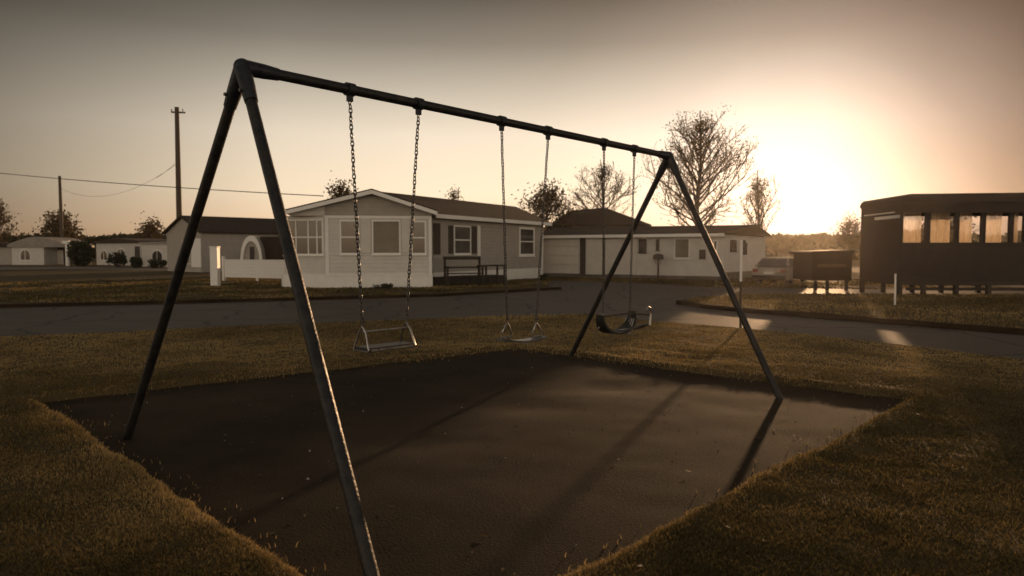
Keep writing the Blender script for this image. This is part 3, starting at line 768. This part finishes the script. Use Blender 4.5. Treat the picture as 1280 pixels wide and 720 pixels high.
# --- far cottages at the left
def arch_pts(u0, u1, z0, z1, zs_):            # door-like arch outline
    c = (u0 + u1) / 2; r = (u1 - u0) / 2
    return [(u0, z0), (u1, z0)] + [(c + math.cos(a) * r, zs_ + math.sin(a) * (z1 - zs_)) for a in [math.pi * k / 8 for k in range(9)]]
def arch_win(parent, F, x0, x1, y0, y1):
    u0, u1 = F.u(x0), F.u(x1); xm = (x0 + x1) / 2; z1, z0 = F.z(xm, y0), F.z(xm, y1)
    m = MB(); m.prism(arch_pts(u0, u1, z0, z1, z0 + (z1 - z0) * .45), -.06, -.003, 'y'); w = m.build('window', M['white'], parent)
    g_ = .12; m = MB(); m.prism(arch_pts(u0 + g_, u1 - g_, z0 + g_, z1 - g_, z0 + (z1 - z0) * .45), -.075, -.062, 'y'); m.build('pane', M['glass'], w)
    m = MB(); m.box((u0 + u1) / 2 - .04, (u0 + u1) / 2 + .04, -.09, -.077, z0 + g_, z1 - g_ - .05); m.build('glazing_bar', M['white'], w)
# cottage with the arched roof and carport
Fk = Frame(gp(15, 331), gp(82, 331)); k1 = thing('arched_cottage', 'far cottage with a low arched roof and open carport', 'cottage', Fk.A, Fk.rz)
zw_ = Fk.z(40, 309); zt4 = Fk.z(50, 296); LK = Fk.L; um = Fk.u(55)
MB().box(0, um, 0, 5, 0, zw_).build('wall', M['siding'], k1)
MB().box(um + .002, LK, 2.5, 5, 0, zw_).build('carport_wall', M['shutter'], k1)
MB().box(Fk.u(66, 2.4), Fk.u(79, 2.4), 2.42, 2.498, 0, zw_ * .85).build('garage_door', M['panel'], k1)
top = [(-.3 + (LK + .6) * k / 10, zw_ + .25 + (zt4 - zw_ - .25) * math.sin(math.pi * k / 10)) for k in range(11)]
m = MB(); m.prism([(-.3, zw_ + .004)] + top + [(LK + .3, zw_ + .004)], -.3, 5.3, 'y'); m.build('roof', M['roofpale'], k1)
arch_win(k1, Fk, 25, 39, 311, 326)
pc = gp(85, 332.5); cl = thing('white_column', 'white column with a square cap beside the arched cottage', 'column', pc)
zc_ = atd(85, 301, pc.y).z - ZG
MB().path([(0, 0, 0), (0, 0, zc_ - .3)], .21, 14).build('shaft', M['white'], cl, True); MB().box(-.34, .34, -.34, .34, zc_ - .298, zc_).build('cap', M['white'], cl)
# shed at the frame's left
Fx = Frame(gp(-30, 331), gp(14, 331)); k2 = thing('flat_shed', 'low shed with a dark flat roof left of the arched cottage', 'shed', Fx.A, Fx.rz)
z_ = Fx.z(5, 309); MB().box(0, Fx.L - .3, .5, 4.5, 0, z_).build('wall', M['siding2'], k2)
m = MB(); m.prism([(-.2, z_ + .003), (Fx.L - .1, z_ + .003), (Fx.L - .5, z_ + .45), (-.2, z_ + .6)], .2, 4.8, 'y'); m.build('roof', M['shingle'], k2)
# middle cottage
Fy = Frame(gp(121, 331), gp(176, 332)); k3 = thing('flat_cottage', 'far white cottage with arched windows behind dark shrubs', 'cottage', Fy.A, Fy.rz)
z_ = Fy.z(150, 304); MB().box(0, Fy.L, 0, 5, 0, z_).build('wall', M['siding'], k3)
m = MB(); m.prism([(-.3, z_ + .003), (Fy.L + .2, z_ + .003), (Fy.L + .2, z_ + .25), (Fy.L * .5, z_ + .6), (-.3, z_ + .2)], -.3, 5.3, 'y'); m.build('roof', M['shingle'], k3)
arch_win(k3, Fy, 126, 135, 312, 326); arch_win(k3, Fy, 146, 158, 310, 325)
panel_on(k3, Fy, 169, 175, 308, 331, 'shutter', 'door')
# right cottage
Fz = Frame(gp(178, 333), gp(213, 334)); k4 = thing('square_cottage', 'square white cottage with one arched window beside the barn', 'cottage', Fz.A, Fz.rz)
z_ = Fz.z(195, 305); MB().box(0, Fz.L, 0, 5, 0, z_).build('wall', M['siding'], k4)
m = MB(); m.box(-.2, Fz.L + .2, -.2, 5.2, z_ + .003, z_ + .22); m.build('roof', M['roofpale'], k4)
arch_win(k4, Fz, 190.5, 204, 312, 327)


# ------------------------------------------------------------------ raised cabin at the right
C1 = gp(1124, 372); Fc1 = Frame(C1, C1 + Vector((7.6, -.5, 0)))
cb = thing('raised_cabin', 'dark raised cabin on posts with a row of see-through windows', 'cabin', Fc1.A, Fc1.rz)
zb_ = Fc1.z(1100, 352); ztp = Fc1.z(1128, 242.5); CD = 3.3; CL = Fc1.L
wz0, wz1 = Fc1.z(1180, 304), Fc1.z(1180, 265)
posts = [(1124, 1127), (1156.5, 1161), (1193, 1197), (1226, 1230), (1261, 1265)]
wins = [(1127, 1156.5), (1161, 1193), (1197, 1226), (1230, 1261), (1265, 1279)]
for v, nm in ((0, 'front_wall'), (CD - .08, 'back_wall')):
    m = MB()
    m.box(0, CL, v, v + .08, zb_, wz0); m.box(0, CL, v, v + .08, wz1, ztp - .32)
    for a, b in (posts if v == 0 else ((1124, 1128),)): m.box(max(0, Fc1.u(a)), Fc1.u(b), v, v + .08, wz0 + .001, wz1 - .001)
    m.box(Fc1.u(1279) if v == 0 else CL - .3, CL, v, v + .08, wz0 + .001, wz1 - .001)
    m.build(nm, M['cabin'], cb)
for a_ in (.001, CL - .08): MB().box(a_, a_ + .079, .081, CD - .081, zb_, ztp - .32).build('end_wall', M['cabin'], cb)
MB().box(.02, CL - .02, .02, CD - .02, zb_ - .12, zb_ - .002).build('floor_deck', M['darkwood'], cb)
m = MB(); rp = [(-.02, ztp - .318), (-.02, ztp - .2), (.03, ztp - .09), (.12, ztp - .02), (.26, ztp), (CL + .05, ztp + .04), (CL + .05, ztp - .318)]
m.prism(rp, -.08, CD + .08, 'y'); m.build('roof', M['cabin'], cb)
for a, b in wins:
    u0, u1 = Fc1.u(a), Fc1.u(b); m = MB(); f = .022
    m.box(u0, u0 + f, -.02, .1, wz0, wz1); m.box(u1 - f, u1, -.02, .1, wz0, wz1); m.box(u0 + f, u1 - f, -.02, .1, wz0, wz0 + f); m.box(u0 + f, u1 - f, -.02, .1, wz1 - f, wz1)
    w = m.build('window', M['darkwood'], cb)
    # thin curtain hung in the back opening
    m = MB(); K = 26; vs = []
    for k in range(K + 1):
        uu = u0 + (u1 - u0) * (.02 + (.62 + .3 * math.sin(a * .37)) * k / K); vv = .16 + .03 * math.sin(k * 1.9) + .02 * math.sin(k * .7)
        vs += [(uu, vv, wz0 - .1), (uu, vv, wz1 + .05)]
    m.add(vs, [(2 * k, 2 * k + 2, 2 * k + 3, 2 * k + 1) for k in range(K)]); m.build('curtain', M['curtain'], w, True)
for a_, b_, c_, d_ in ((.5, 2.9, 1.0, 1.04), (.12, 2.0, .82, .92)):
    MB().box(-.05, -.001, a_, b_, wz0 + (wz1 - wz0) * c_, wz0 + (wz1 - wz0) * d_).build('vent_strip', M['white'], cb)
for x in (1125, 1155, 1196, 1237, 1290):
    u_ = Fc1.u(x)
    for v in (.05, CD - .2): MB().box(u_, u_ + .14, v, v + .14, 0, zb_ - .122).build('post', M['darkwood'], cb)
m = MB(); m.box(.3, CL, .12, .17, .25, .36); m.build('brace', M['darkwood'], cb)
# lower annex at its left
G1 = gp(1013, 363.5); Fg1 = Frame(G1, gp(1067, 363.5))
an = thing('low_annex', 'lower dark lean-to on short posts left of the raised cabin', 'annex', Fg1.A, Fg1.rz)
za_ = Fg1.z(1040, 314); zb2 = Fg1.z(1040, 351); m = MB()
m.box(.15, Fg1.L, .2, 2.2, zb2, za_ - .1); m.build('wall', M['cabin'], an)
m = MB(); m.prism([(0.0, za_ - .098), (Fg1.L, za_ - .098), (Fg1.L, za_ + .06), (0.06, za_ + .0)], .05, 2.4, 'y'); m.build('roof', M['cabin'], an)
panel_on(an, Fg1, 1022, 1058, 330, 334, 'wood', 'rail', .198)
for x in (1022, 1037, 1061): MB().box(Fg1.u(x), Fg1.u(x) + .11, .22, .33, 0, zb2 - .002).build('post', M['darkwood'], an)
# white stake before the cabin
p = gp(1118.5, 386); o = thing('white_stake', 'short white stake in the grass before the raised cabin', 'stake', p)
zt5 = atd(1118, 342, p.y).z - ZG
MB().path([(0, 0, 0), (-.01, 0, zt5 - .06)], .026, 8).build('shaft', M['white'], o, True); MB().path([(-.01, 0, zt5 - .059), (-.01, 0, zt5)], [.034, .02], 8).build('cap', M['white'], o, True)
# marker post by the road
p = gp(925, 410); o = thing('marker_post', 'slim marker post, white above and brown below, at the road edge', 'post', p)
zt6 = atd(924, 300, p.y).z - ZG; zm = atd(924, 352, p.y).z - ZG
MB().path([(.01, 0, 0), (0, 0, zm)], .028, 10).build('lower_shaft', M['wood'], o, True)
MB().box(-.026, .026, -.012, .012, zm + .001, zt6).build('upper_blade', M['white'], o, bevel=.005)
MB().box(.03, .12, -.01, .01, zt6 - .32, zt6 - .06).build('plate', M['shutter'], o); MB().box(-.02, .029, .013, .02, zt6 - .22, zt6 - .16).build('plate_bracket', M['chain'], o)


# ------------------------------------------------------------------ car
def car(loc_, rz, label):
    o = thing('parked_car', label, 'car', loc_, rz)
    Wd, Ln = .86, 4.1
    # side profile (y length, z)
    prof = [(-2.05, .32), (-2.07, .62), (-1.98, .82), (-1.3, .90), (1.0, .90), (1.85, .80), (2.04, .62), (2.05, .3), (1.7, .2), (-1.8, .2)]
    m = MB(); n_ = len(prof); vs = []
    for x, s in ((-Wd, .97), (-Wd * .93, 1.), (Wd * .93, 1.), (Wd, .97)):
        for y, z in prof: vs.append((x, y * s, .2 + (z - .2) * (1 if abs(x) < Wd * .95 else .93)))
    fs = [tuple(range(n_)), tuple(range(4 * n_ - 1, 3 * n_ - 1, -1))]
    for j in range(3):
        for k in range(n_): a = j * n_ + k; b = j * n_ + (k + 1) % n_; fs.append((a, a + n_, b + n_, b))
    m.add(vs, fs); m.build('body', M['carpaint'], o, bevel=.03)
    m = MB()
    lo = [(-Wd * .9, -1.75), (Wd * .9, -1.75), (Wd * .9, 1.15), (-Wd * .9, 1.15)]; hi = [(-Wd * .72, -1.1), (Wd * .72, -1.1), (Wd * .72, .45), (-Wd * .72, .45)]
    m.add([(x, y, .89) for x, y in lo] + [(x, y, 1.28) for x, y in hi], [(0, 1, 5, 4), (1, 2, 6, 5), (2, 3, 7, 6), (3, 0, 4, 7), (3, 2, 1, 0), (4, 5, 6, 7)]); m.build('window', M['glass'], o)
    m = MB(); m.add([(x * 1.02, y * 1.02, 1.281) for x, y in hi] + [(x * .93, y * .9, 1.34) for x, y in hi], [(0, 1, 5, 4), (1, 2, 6, 5), (2, 3, 7, 6), (3, 0, 4, 7), (3, 2, 1, 0), (4, 5, 6, 7)]); m.build('roof', M['carpaint'], o)
    m = MB()
    for a, b in zip(lo, hi): m.bar((a[0] * 1.01, a[1] * 1.01, .89), (b[0] * 1.02, b[1] * 1.02, 1.29), .07, .05)
    m.build('pillar', M['carpaint'], o)
    for x in (-Wd + .02, Wd - .02):
        for y in (-1.3, 1.3):
            s = 1 if x > 0 else -1
            w = MB().path([(x - s * .2, y, .31), (x + s * .01, y, .31)], .31, 20).build('wheel', M['rubber'], o, True)
            MB().path([(x + s * .005, y, .31), (x + s * .02, y, .31)], .19, 14).build('rim', M['chain'], w, True)
    for s in (-1, 1):
        MB().box(s * .55, s * .82, -2.1, -2.03, .6, .76).build('tail_light', M['lens'], o)
        MB().bar((s * .88, .85, .9), (s * 1.03, .82, .98), .14, .12).build('wing_mirror', M['carpaint'], o)
    MB().box(-.26, .26, -2.09, -2.07, .5, .62).build('number_plate', M['white'], o); MB().box(-.82, .82, -2.14, -2.08, .30, .45).build('bumper', M['rubber'], o)
    return o
pc_ = gp(977, 353.5)
car((pc_.x, pc_.y, ZG), R(-38), 'pale sedan parked beyond the fork of the road')

# ------------------------------------------------------------------ poles and wires
def pole(px0, py0, D, pxb, r, label, arm):
    top = atd(px0, py0, D); bot = atd(pxb, 340, D); bot.z = ZG
    o = thing('utility_pole', label, 'utility pole', bot); l_ = lambda p: Vector(p) - bot
    MB().path([l_(bot), l_(top)], [r * 1.25, r * .85], 12).build('pole', M['wood'], o, True)
    if arm:
        c = top - Vector((0, 0, .45)); a = MB(); a.bar(l_(c - Vector((.55, 0, 0))), l_(c + Vector((.65, .3, 0))), .12, .14); a.build('crossarm', M['wood'], o)
        for s in (-.5, .0, .55):
            MB().path([l_(c + Vector((s, 0, .07))), l_(c + Vector((s, 0, .30)))], [.05, .035], 8).build('insulator', M['shutter'], o, True)
    return top
tp1 = pole(221, 134, 66, 225.5, .23, 'tall utility pole with a short crossarm behind the barn', True)
tp2 = pole(74.5, 220, 92, 79, .2, 'distant plain utility pole behind the arched cottage', False)
def cable(a, b, sag, label, r=.02):
    n_ = 24; m = MB(); m.path([a.lerp(b, k / n_) - Vector((0, 0, sag * 4 * (k / n_) * (1 - k / n_))) for k in range(n_ + 1)], r, 5)
    tag(m.build('overhead_wire', M['wire']), label, 'wire')
a = atd(-220, 188, 70); b = atd(404, 245, 31 * 1.15)
cable(a, b, .5, 'long overhead wire crossing the sky to the gabled house roof', .024)
cable(tp2 - Vector((0, 0, 1.6)), tp1 - Vector((0, 0, 5.2)), 2.0, 'sagging overhead wire hung between the two utility poles', .014)
cable(tp1 - Vector((0, 0, 5.0)), atd(195, 222.5, 68), .1, 'short drop wire from the tall pole to the long wire', .014)


# ------------------------------------------------------------------ trees
def tree(name, label, cat, base, H, S, seed, leaves=1., m_leaf='leaf', first=.2, lsize=.16, group=None, up=.55, prim=26, twig=.02, lean=0., round_=False):
    rg = random.Random(seed); o = thing(name, label, cat, base, group=group)
    tm = MB(); cm_ = MB()
    tr = H * .018 + .03
    pts = []; k = 8
    for i in range(k + 1):
        t = i / k; pts.append(Vector((lean * t * H + rg.uniform(-.02, .02) * H * t, rg.uniform(-.02, .02) * H * t, H * t * .97)))
    tm.path(pts, [tr * (1 - .9 * i / k) + .01 for i in range(k + 1)], 8)
    def on_trunk(t):
        f = t * k; i = min(int(f), k - 1); return pts[i].lerp(pts[i + 1], f - i)
    def leafcl(p, n_):
        for _ in range(n_):
            c = p + Vector((rg.gauss(0, 1), rg.gauss(0, 1), rg.gauss(0, 1))) * lsize * 1.3; s = lsize * rg.uniform(.4, 1.)
            a = Vector((rg.gauss(0, 1), rg.gauss(0, 1), rg.gauss(0, 1))).normalized(); b = a.orthogonal().normalized()
            cm_.add([c - a * s * .5, c + b * s * .3, c + a * s * .6, c - b * s * .28], [(0, 1, 2, 3)])
    def grow(p, d_, L, r, dep):
        rr = math.hypot(p.x, p.y) / S
        for _ in range(4):
            q_ = p + d_ * L + Vector((0, 0, .12 * L)); rq = math.hypot(q_.x, q_.y) / S
            if rq > 1.05 or q_.z > H * (1.0 - .40 * rq ** 1.6) * (.9 + .14 * math.sin(p.x * 3.1 + p.y * 2.3)): L *= .72
        if rr > 1.03 or p.z > H * (1 - .42 * rr ** 1.6) or p.z < H * (first * .6 + .12 * rr): return
        n_ = 4 if dep > 0 else 2; q = p.copy(); P_ = [q.copy()]; dd = d_.copy()
        for i in range(n_):
            dd = (dd + Vector((rg.gauss(0, .12), rg.gauss(0, .12), rg.gauss(0, .08) + .05))).normalized(); q = q + dd * L / n_; P_.append(q.copy())
        (tm if dep >= 2 else cm_).path(P_, [max(twig * .35, r * (1 - .75 * i / n_)) for i in range(n_ + 1)], 5 if dep >= 2 else 3, caps=False)
        if dep == 0:
            if rg.random() < leaves: leafcl(q, rg.randint(1, 5) if noise.noise(q * 2.2 / H * 3) > -.12 else 1)
            return
        nb = 6 if dep == 2 else 5
        for j in range(nb):
            t = .25 + .75 * (j + rg.random()) / nb; f = min(t, .999) * n_; i = int(f); s = P_[i].lerp(P_[i + 1], f - i)
            a = Vector((rg.gauss(0, 1), rg.gauss(0, 1), rg.gauss(0, .7) + .35)).normalized(); nd = (dd * .9 + a * .75).normalized()
            grow(s, nd, L * rg.uniform(.38, .6), max(twig * .5, r * .45), dep - 1)
    for i in range(prim):
        t = first + (.98 - first) * (i + rg.random()) / prim; aa = i * 2.4 + rg.uniform(-.4, .4)
        env = math.sin(math.pi * min(1, (t - first) / (1.06 - first)) ** .75) ** .7 if not round_ else math.sqrt(max(.05, 1 - (2 * (t - .55)) ** 2))
        L = S * env * rg.uniform(.5, 1.15)
        dz = up * rg.uniform(.8, 1.6) + t * .5
        d_ = Vector((math.cos(aa), math.sin(aa), dz)).normalized()
        grow(on_trunk(t * .92), d_, L, tr * .4 * (1 - t * .5), 2)
    tm.build('trunk', M['bark'], o, True); cm_.build('crown', M[m_leaf], o)
    return o
def tree_px(name, label, cat, px, ytop, D, wpx, seed, **kw):
    p = atd(px, 320, D); H = (atd(px, ytop, D).z - ZG) * 1.06; S = wpx / 2 / F_PX * D * 1.18
    return tree(name, label, cat, (p.x, D, ZG), H, S, seed, **kw)
tree_px('bare_tree', 'large thinly leaved tree rising behind the long low house', 'tree', 872, 143, 66, 190, 3, leaves=.85, prim=60, first=.18, up=.5, lsize=.27, twig=.05)
tree_px('bare_tree', 'medium thinly leaved tree behind the hip-roofed house', 'tree', 752, 203, 74, 120, 5, leaves=.8, prim=30, first=.2, up=.6, lsize=.26, twig=.05)
tree_px('bare_tree', 'slender bare sapling beside the glow of the low sun', 'tree', 947, 216, 58, 92, 8, leaves=.45, prim=26, first=.12, up=1.3, lsize=.22, twig=.045)
tree_px('leafy_tree', 'bushy brown tree between the gabled house and hip-roofed house', 'tree', 684, 236, 60, 104, 9, leaves=.9, prim=30, first=.15, up=.5, lsize=.34, twig=.04, round_=True)
tree_px('leafy_tree', 'treetop showing over the left slope of the gable roof', 'tree', 428, 227, 62, 46, 12, leaves=1., prim=22, first=.3, up=.5, lsize=.36, twig=.04)
tree_px('bare_tree', 'small treetop just above the long wing roof', 'tree', 566, 236, 70, 36, 14, leaves=.8, prim=16, first=.3, up=.6, lsize=.28, twig=.04)
tree_px('bare_tree', 'hazy tree cut by the left edge of the photo', 'tree', -4, 250, 95, 46, 15, leaves=.8, prim=24, first=.15, up=.6, lsize=.4, twig=.06)
tree_px('leafy_tree', 'round brown tree behind the distant plain pole', 'tree', 76, 273, 112, 50, 18, leaves=1., prim=30, first=.1, up=.4, lsize=.6, twig=.06, round_=True)
tree_px('leafy_tree', 'small round tree above the square white cottage', 'tree', 189, 279, 105, 34, 21, leaves=1., prim=20, first=.1, up=.4, lsize=.5, twig=.05, round_=True)
tree_px('bare_tree', 'small tree at the left end of the raised cabin', 'tree', 1061, 272, 60, 50, 23, leaves=.8, prim=18, first=.1, up=.8, lsize=.26, twig=.04)
tree_px('bare_tree', 'tree seen through the windows of the raised cabin', 'tree', 1175, 262, 48, 110, 26, leaves=.9, prim=22, first=.1, up=.6, lsize=.3, twig=.04)


def bush(name, label, px, yb, ytop, wpx, seed, mleaf='hedge', n=900, dpt=.6, ls=.22):
    rg = random.Random(seed); p = gp(px, yb); H = atd(px, ytop, p.y).z - ZG; w = wpx / 2 / F_PX * p.y
    o = thing(name, label, 'shrub', p); m = MB(); st = MB()
    lob = [(rg.uniform(-.7, .7) * w, rg.uniform(-.5, .5) * w * dpt, rg.uniform(.35, .72) * H, rg.uniform(.35, .6)) for _ in range(7)]
    for x, y, z, r in lob: st.path([(x * .2, y * .2, 0), (x, y, z)], [.05, .015], 5)
    for i in range(n):
        x, y, z, r = rg.choice(lob); a = Vector((rg.gauss(0, 1), rg.gauss(0, 1), rg.gauss(0, 1))).normalized() * rg.uniform(.35, 1.2)
        c = Vector((x + a.x * r * w * .75, y + a.y * r * w * dpt, max(.05, min(H * 1.04, z + a.z * r * H * .8)))); s = ls * rg.uniform(.5, 1)
        b = Vector((rg.gauss(0, 1), rg.gauss(0, 1), rg.gauss(0, 1))).normalized(); d_ = b.orthogonal().normalized()
        m.add([c - b * s * .5, c + d_ * s * .35, c + b * s * .5, c - d_ * s * .35], [(0, 1, 2, 3)])
    st.build('stem', M['bark'], o); m.build('foliage', M[mleaf], o); return o
bush('shrub', 'big dark hedge between the white column and white cottage', 107, 333, 303, 34, 1, n=2600, ls=.4, dpt=1)
bush('shrub', 'dark shrub in front of the arched windows', 147, 334, 315, 22, 2, n=700, ls=.3)
bush('shrub', 'low dark shrub left of the square white cottage', 171, 335, 322, 20, 3, n=700, ls=.25)
bush('shrub', 'low dark shrub under the arched window of the square cottage', 199, 335.5, 325, 24, 4, n=700, ls=.25)
bush('shrub', 'small weeds at the foot of the gabled house wall', 480, 361, 354.5, 26, 5, n=260, ls=.12, dpt=.2)
bush('shrub', 'low shrub at the right corner of the long low house', 950, 350, 336, 16, 6, n=400, ls=.2)
bush('shrub', 'low plant left of the first garage door', 679, 350, 342, 10, 7, n=200, ls=.14)


def woods(name, label, pts, n, seed, ls, dep, mleaf='evergreen'):
    rg = np.random.default_rng(seed); P = np.array(pts, float)   # (px, ytop, D)
    t = np.sort(rg.random(n)) * (len(P) - 1); i = np.minimum(t.astype(int), len(P) - 2); f = (t - i)[:, None]
    q = P[i] * (1 - f) + P[i + 1] * f
    D = q[:, 2] + rg.uniform(0, dep, n)
    X_ = (q[:, 0] - 640) / F_PX * q[:, 2]; Hh = (313 - q[:, 1]) / F_PX * q[:, 2] + CAM_H
    Hh = Hh * (.72 + .42 * vnoise(X_, D, .12) * 1.2 + .18 * (vnoise(X_, D, .5) - .5))
    z = Hh * rg.random(n) ** .6
    c = np.stack([X_, D, z], -1); a = rg.normal(size=(n, 3)); a /= np.linalg.norm(a, axis=1)[:, None]; b = np.cross(a, rg.normal(size=(n, 3))); b /= np.linalg.norm(b, axis=1)[:, None]
    s = (ls * rg.uniform(.4, 1.1, n))[:, None]
    v = np.stack([c - a * s, c + b * s * .6, c + a * s, c - b * s * .6], 1)
    me = bpy.data.meshes.new(name); me.vertices.add(4 * n); me.vertices.foreach_set('co', v.ravel()); me.loops.add(4 * n); me.loops.foreach_set('vertex_index', np.arange(4 * n, dtype=np.int32))
    me.polygons.add(n); me.polygons.foreach_set('loop_start', np.arange(n, dtype=np.int32) * 4); me.update(calc_edges=True); me.materials.append(M[mleaf])
    o = bpy.data.objects.new(name, me); col.objects.link(o); return tag(o, label, 'woods', kind='stuff')
woods('distant_woods', 'distant dark treeline along the left horizon behind the cottages', [(-300, 290, 150), (0, 291, 150), (60, 298, 150), (130, 296, 150), (200, 297, 150), (420, 300, 150), (700, 300, 155)], 26000, 2, .8, 14)
woods('distant_woods', 'distant glowing treeline below the sun at the right', [(930, 297, 120), (965, 292, 120), (1010, 300, 120), (1040, 292, 120), (1080, 288, 115), (1200, 290, 110), (1500, 288, 110), (1900, 288, 100)], 26000, 3, .7, 14)

# ------------------------------------------------------------------ light, sky, air
SUN_AZ, SUN_EL = math.atan((1026 - 640) / F_PX), R(4.6)     # azimuth clockwise from +y
sv = Vector((math.sin(SUN_AZ) * math.cos(SUN_EL), math.cos(SUN_AZ) * math.cos(SUN_EL), math.sin(SUN_EL)))
sd = bpy.data.lights.new('sun', 'SUN'); so = bpy.data.objects.new('sun', sd); col.objects.link(so)
sd.energy = 2.9; sd.angle = R(1.0); sd.color = (1, .60, .31)
so.rotation_euler = (-sv).to_track_quat('-Z', 'Y').to_euler(); so.location = (20, 40, 20)
wd = bpy.data.worlds.new('World'); sc.world = wd; wd.use_nodes = True
nt = wd.node_tree; N = nt.nodes; L = nt.links; N.clear()
out = N.new('ShaderNodeOutputWorld'); sky = N.new('ShaderNodeTexSky'); sky.sky_type = 'NISHITA'; sky.sun_disc = False
sky.sun_elevation = SUN_EL; sky.sun_rotation = SUN_AZ; sky.dust_density = 4; sky.air_density = 1.5
def math_(op, a, b=None, c=None):
    n_ = N.new('ShaderNodeMath'); n_.operation = op
    for i, x in enumerate((a, b, c)):
        if x is None: continue
        if isinstance(x, (int, float)): n_.inputs[i].default_value = x
        else: L.new(x, n_.inputs[i])
    return n_.outputs[0]
tc = N.new('ShaderNodeTexCoord'); nv = N.new('ShaderNodeVectorMath'); nv.operation = 'NORMALIZE'; L.new(tc.outputs['Generated'], nv.inputs[0])
sp = N.new('ShaderNodeSeparateXYZ'); L.new(nv.outputs[0], sp.inputs[0])
def ramp(src, stops, interp='EASE'):
    r = N.new('ShaderNodeValToRGB'); r.color_ramp.interpolation = interp; e = r.color_ramp.elements
    e[0].position = stops[0][0]; e[0].color = (*stops[0][1], 1); e[1].position = stops[-1][0]; e[1].color = (*stops[-1][1], 1)
    for p, c in stops[1:-1]: k = e.new(p); k.color = (*c, 1)
    L.new(src, r.inputs[0]); return r.outputs[0]
def dot_to(v):
    d_ = N.new('ShaderNodeVectorMath'); d_.operation = 'DOT_PRODUCT'; L.new(nv.outputs[0], d_.inputs[0]); d_.inputs[1].default_value = v; return d_.outputs['Value']
elev = ramp(sp.outputs[2], [(0., (.86, .50, .27)), (.03, (.98, .68, .42)), (.08, (1., .81, .575)), (.16, (.84, .72, .565)), (.22, (.52, .46, .37)), (.28, (.23, .205, .168)), (.34, (.085, .078, .066)), (.5, (.12, .107, .09)), (1., (.15, .133, .115))], 'LINEAR')
# side dimming imitates lens falloff; unseen sky behind is brightened to light the walls
azf = math_('ADD', math_('DIVIDE', math_('ARCTAN2', sp.outputs[0], sp.outputs[1]), 2 * math.pi), .5)
gv = lambda x, y=None, z=None: (x, x if y is None else y, x if z is None else z)
side = ramp(azf, [(0, gv(1.5)), (.20, gv(1.2)), (.31, gv(.5)), (.37, gv(.2)), (.3986, gv(.27)), (.42, gv(.48)), (.45, gv(.80)), (.48, gv(.9)), (.52, gv(.95)), (.55, gv(.92, .94, .98)), (.567, gv(.70, .75, .82)), (.585, gv(.30, .34, .40)), (.601, gv(.10, .12, .15)), (.64, gv(.09)), (.71, gv(.5)), (.80, gv(1.2)), (1., gv(1.5))], 'LINEAR')
mul = N.new('ShaderNodeMix'); mul.data_type = 'RGBA'; mul.blend_type = 'MULTIPLY'; mul.inputs[0].default_value = 1
L.new(elev, mul.inputs[6]); L.new(side, mul.inputs[7])
ga = math_('DIVIDE', math_('ARCCOSINE', dot_to(Vector((math.sin(SUN_AZ - .03), math.cos(SUN_AZ - .03), .045)).normalized())), math.pi)
glow = ramp(ga, [(0, (.50, .46, .40)), (.02, (.34, .32, .29)), (.04, (.18, .175, .165)), (.07, (.06, .06, .057)), (.12, (0, 0, 0)), (1, (0, 0, 0))], 'LINEAR')
addc = N.new('ShaderNodeMix'); addc.data_type = 'RGBA'; addc.blend_type = 'ADD'; addc.inputs[0].default_value = 1
L.new(mul.outputs[2], addc.inputs[6]); L.new(glow, addc.inputs[7])
bg1 = N.new('ShaderNodeBackground'); bg2 = N.new('ShaderNodeBackground'); ad = N.new('ShaderNodeAddShader')
tint = N.new('ShaderNodeMix'); tint.data_type = 'RGBA'; tint.blend_type = 'MULTIPLY'; tint.inputs[0].default_value = 1; tint.inputs[7].default_value = (.13, .10, .075, 1)
L.new(sky.outputs[0], tint.inputs[6]); L.new(tint.outputs[2], bg1.inputs[0]); bg1.inputs[1].default_value = .05
L.new(addc.outputs[2], bg2.inputs[0]); bg2.inputs[1].default_value = 1.0
L.new(bg1.outputs[0], ad.inputs[0]); L.new(bg2.outputs[0], ad.inputs[1]); L.new(ad.outputs[0], out.inputs[0])

hz_ = MB().box(-260, 260, -40, 300, -1.2, 26).build('haze', None if 0 else M['white'])
hm = bpy.data.materials.new('haze'); hm.use_nodes = True; hn = hm.node_tree; hn.nodes.clear()
ho = hn.nodes.new('ShaderNodeOutputMaterial'); pv = hn.nodes.new('ShaderNodeVolumePrincipled'); pv.inputs['Density'].default_value = .00019
pv.inputs['Color'].default_value = (.95, .86, .74, 1); pv.inputs['Anisotropy'].default_value = .84; hn.links.new(pv.outputs[0], ho.inputs['Volume'])
hz_.data.materials[0] = hm; tag(hz_, 'thin warm evening haze', 'haze', kind='stuff')

# ------------------------------------------------------------------ render settings
sc.view_settings.view_transform = 'Standard'; sc.view_settings.look = 'None'; sc.view_settings.exposure = .26; sc.view_settings.gamma = 1
sc.render.engine = 'CYCLES'; cy = sc.cycles
cy.use_denoising = True; cy.denoiser = 'OPENIMAGEDENOISE'; cy.max_bounces = 6; cy.diffuse_bounces = 3; cy.glossy_bounces = 3; cy.volume_bounces = 1; cy.transparent_max_bounces = 8
cy.sample_clamp_indirect = 4; cy.caustics_reflective = False; cy.caustics_refractive = False
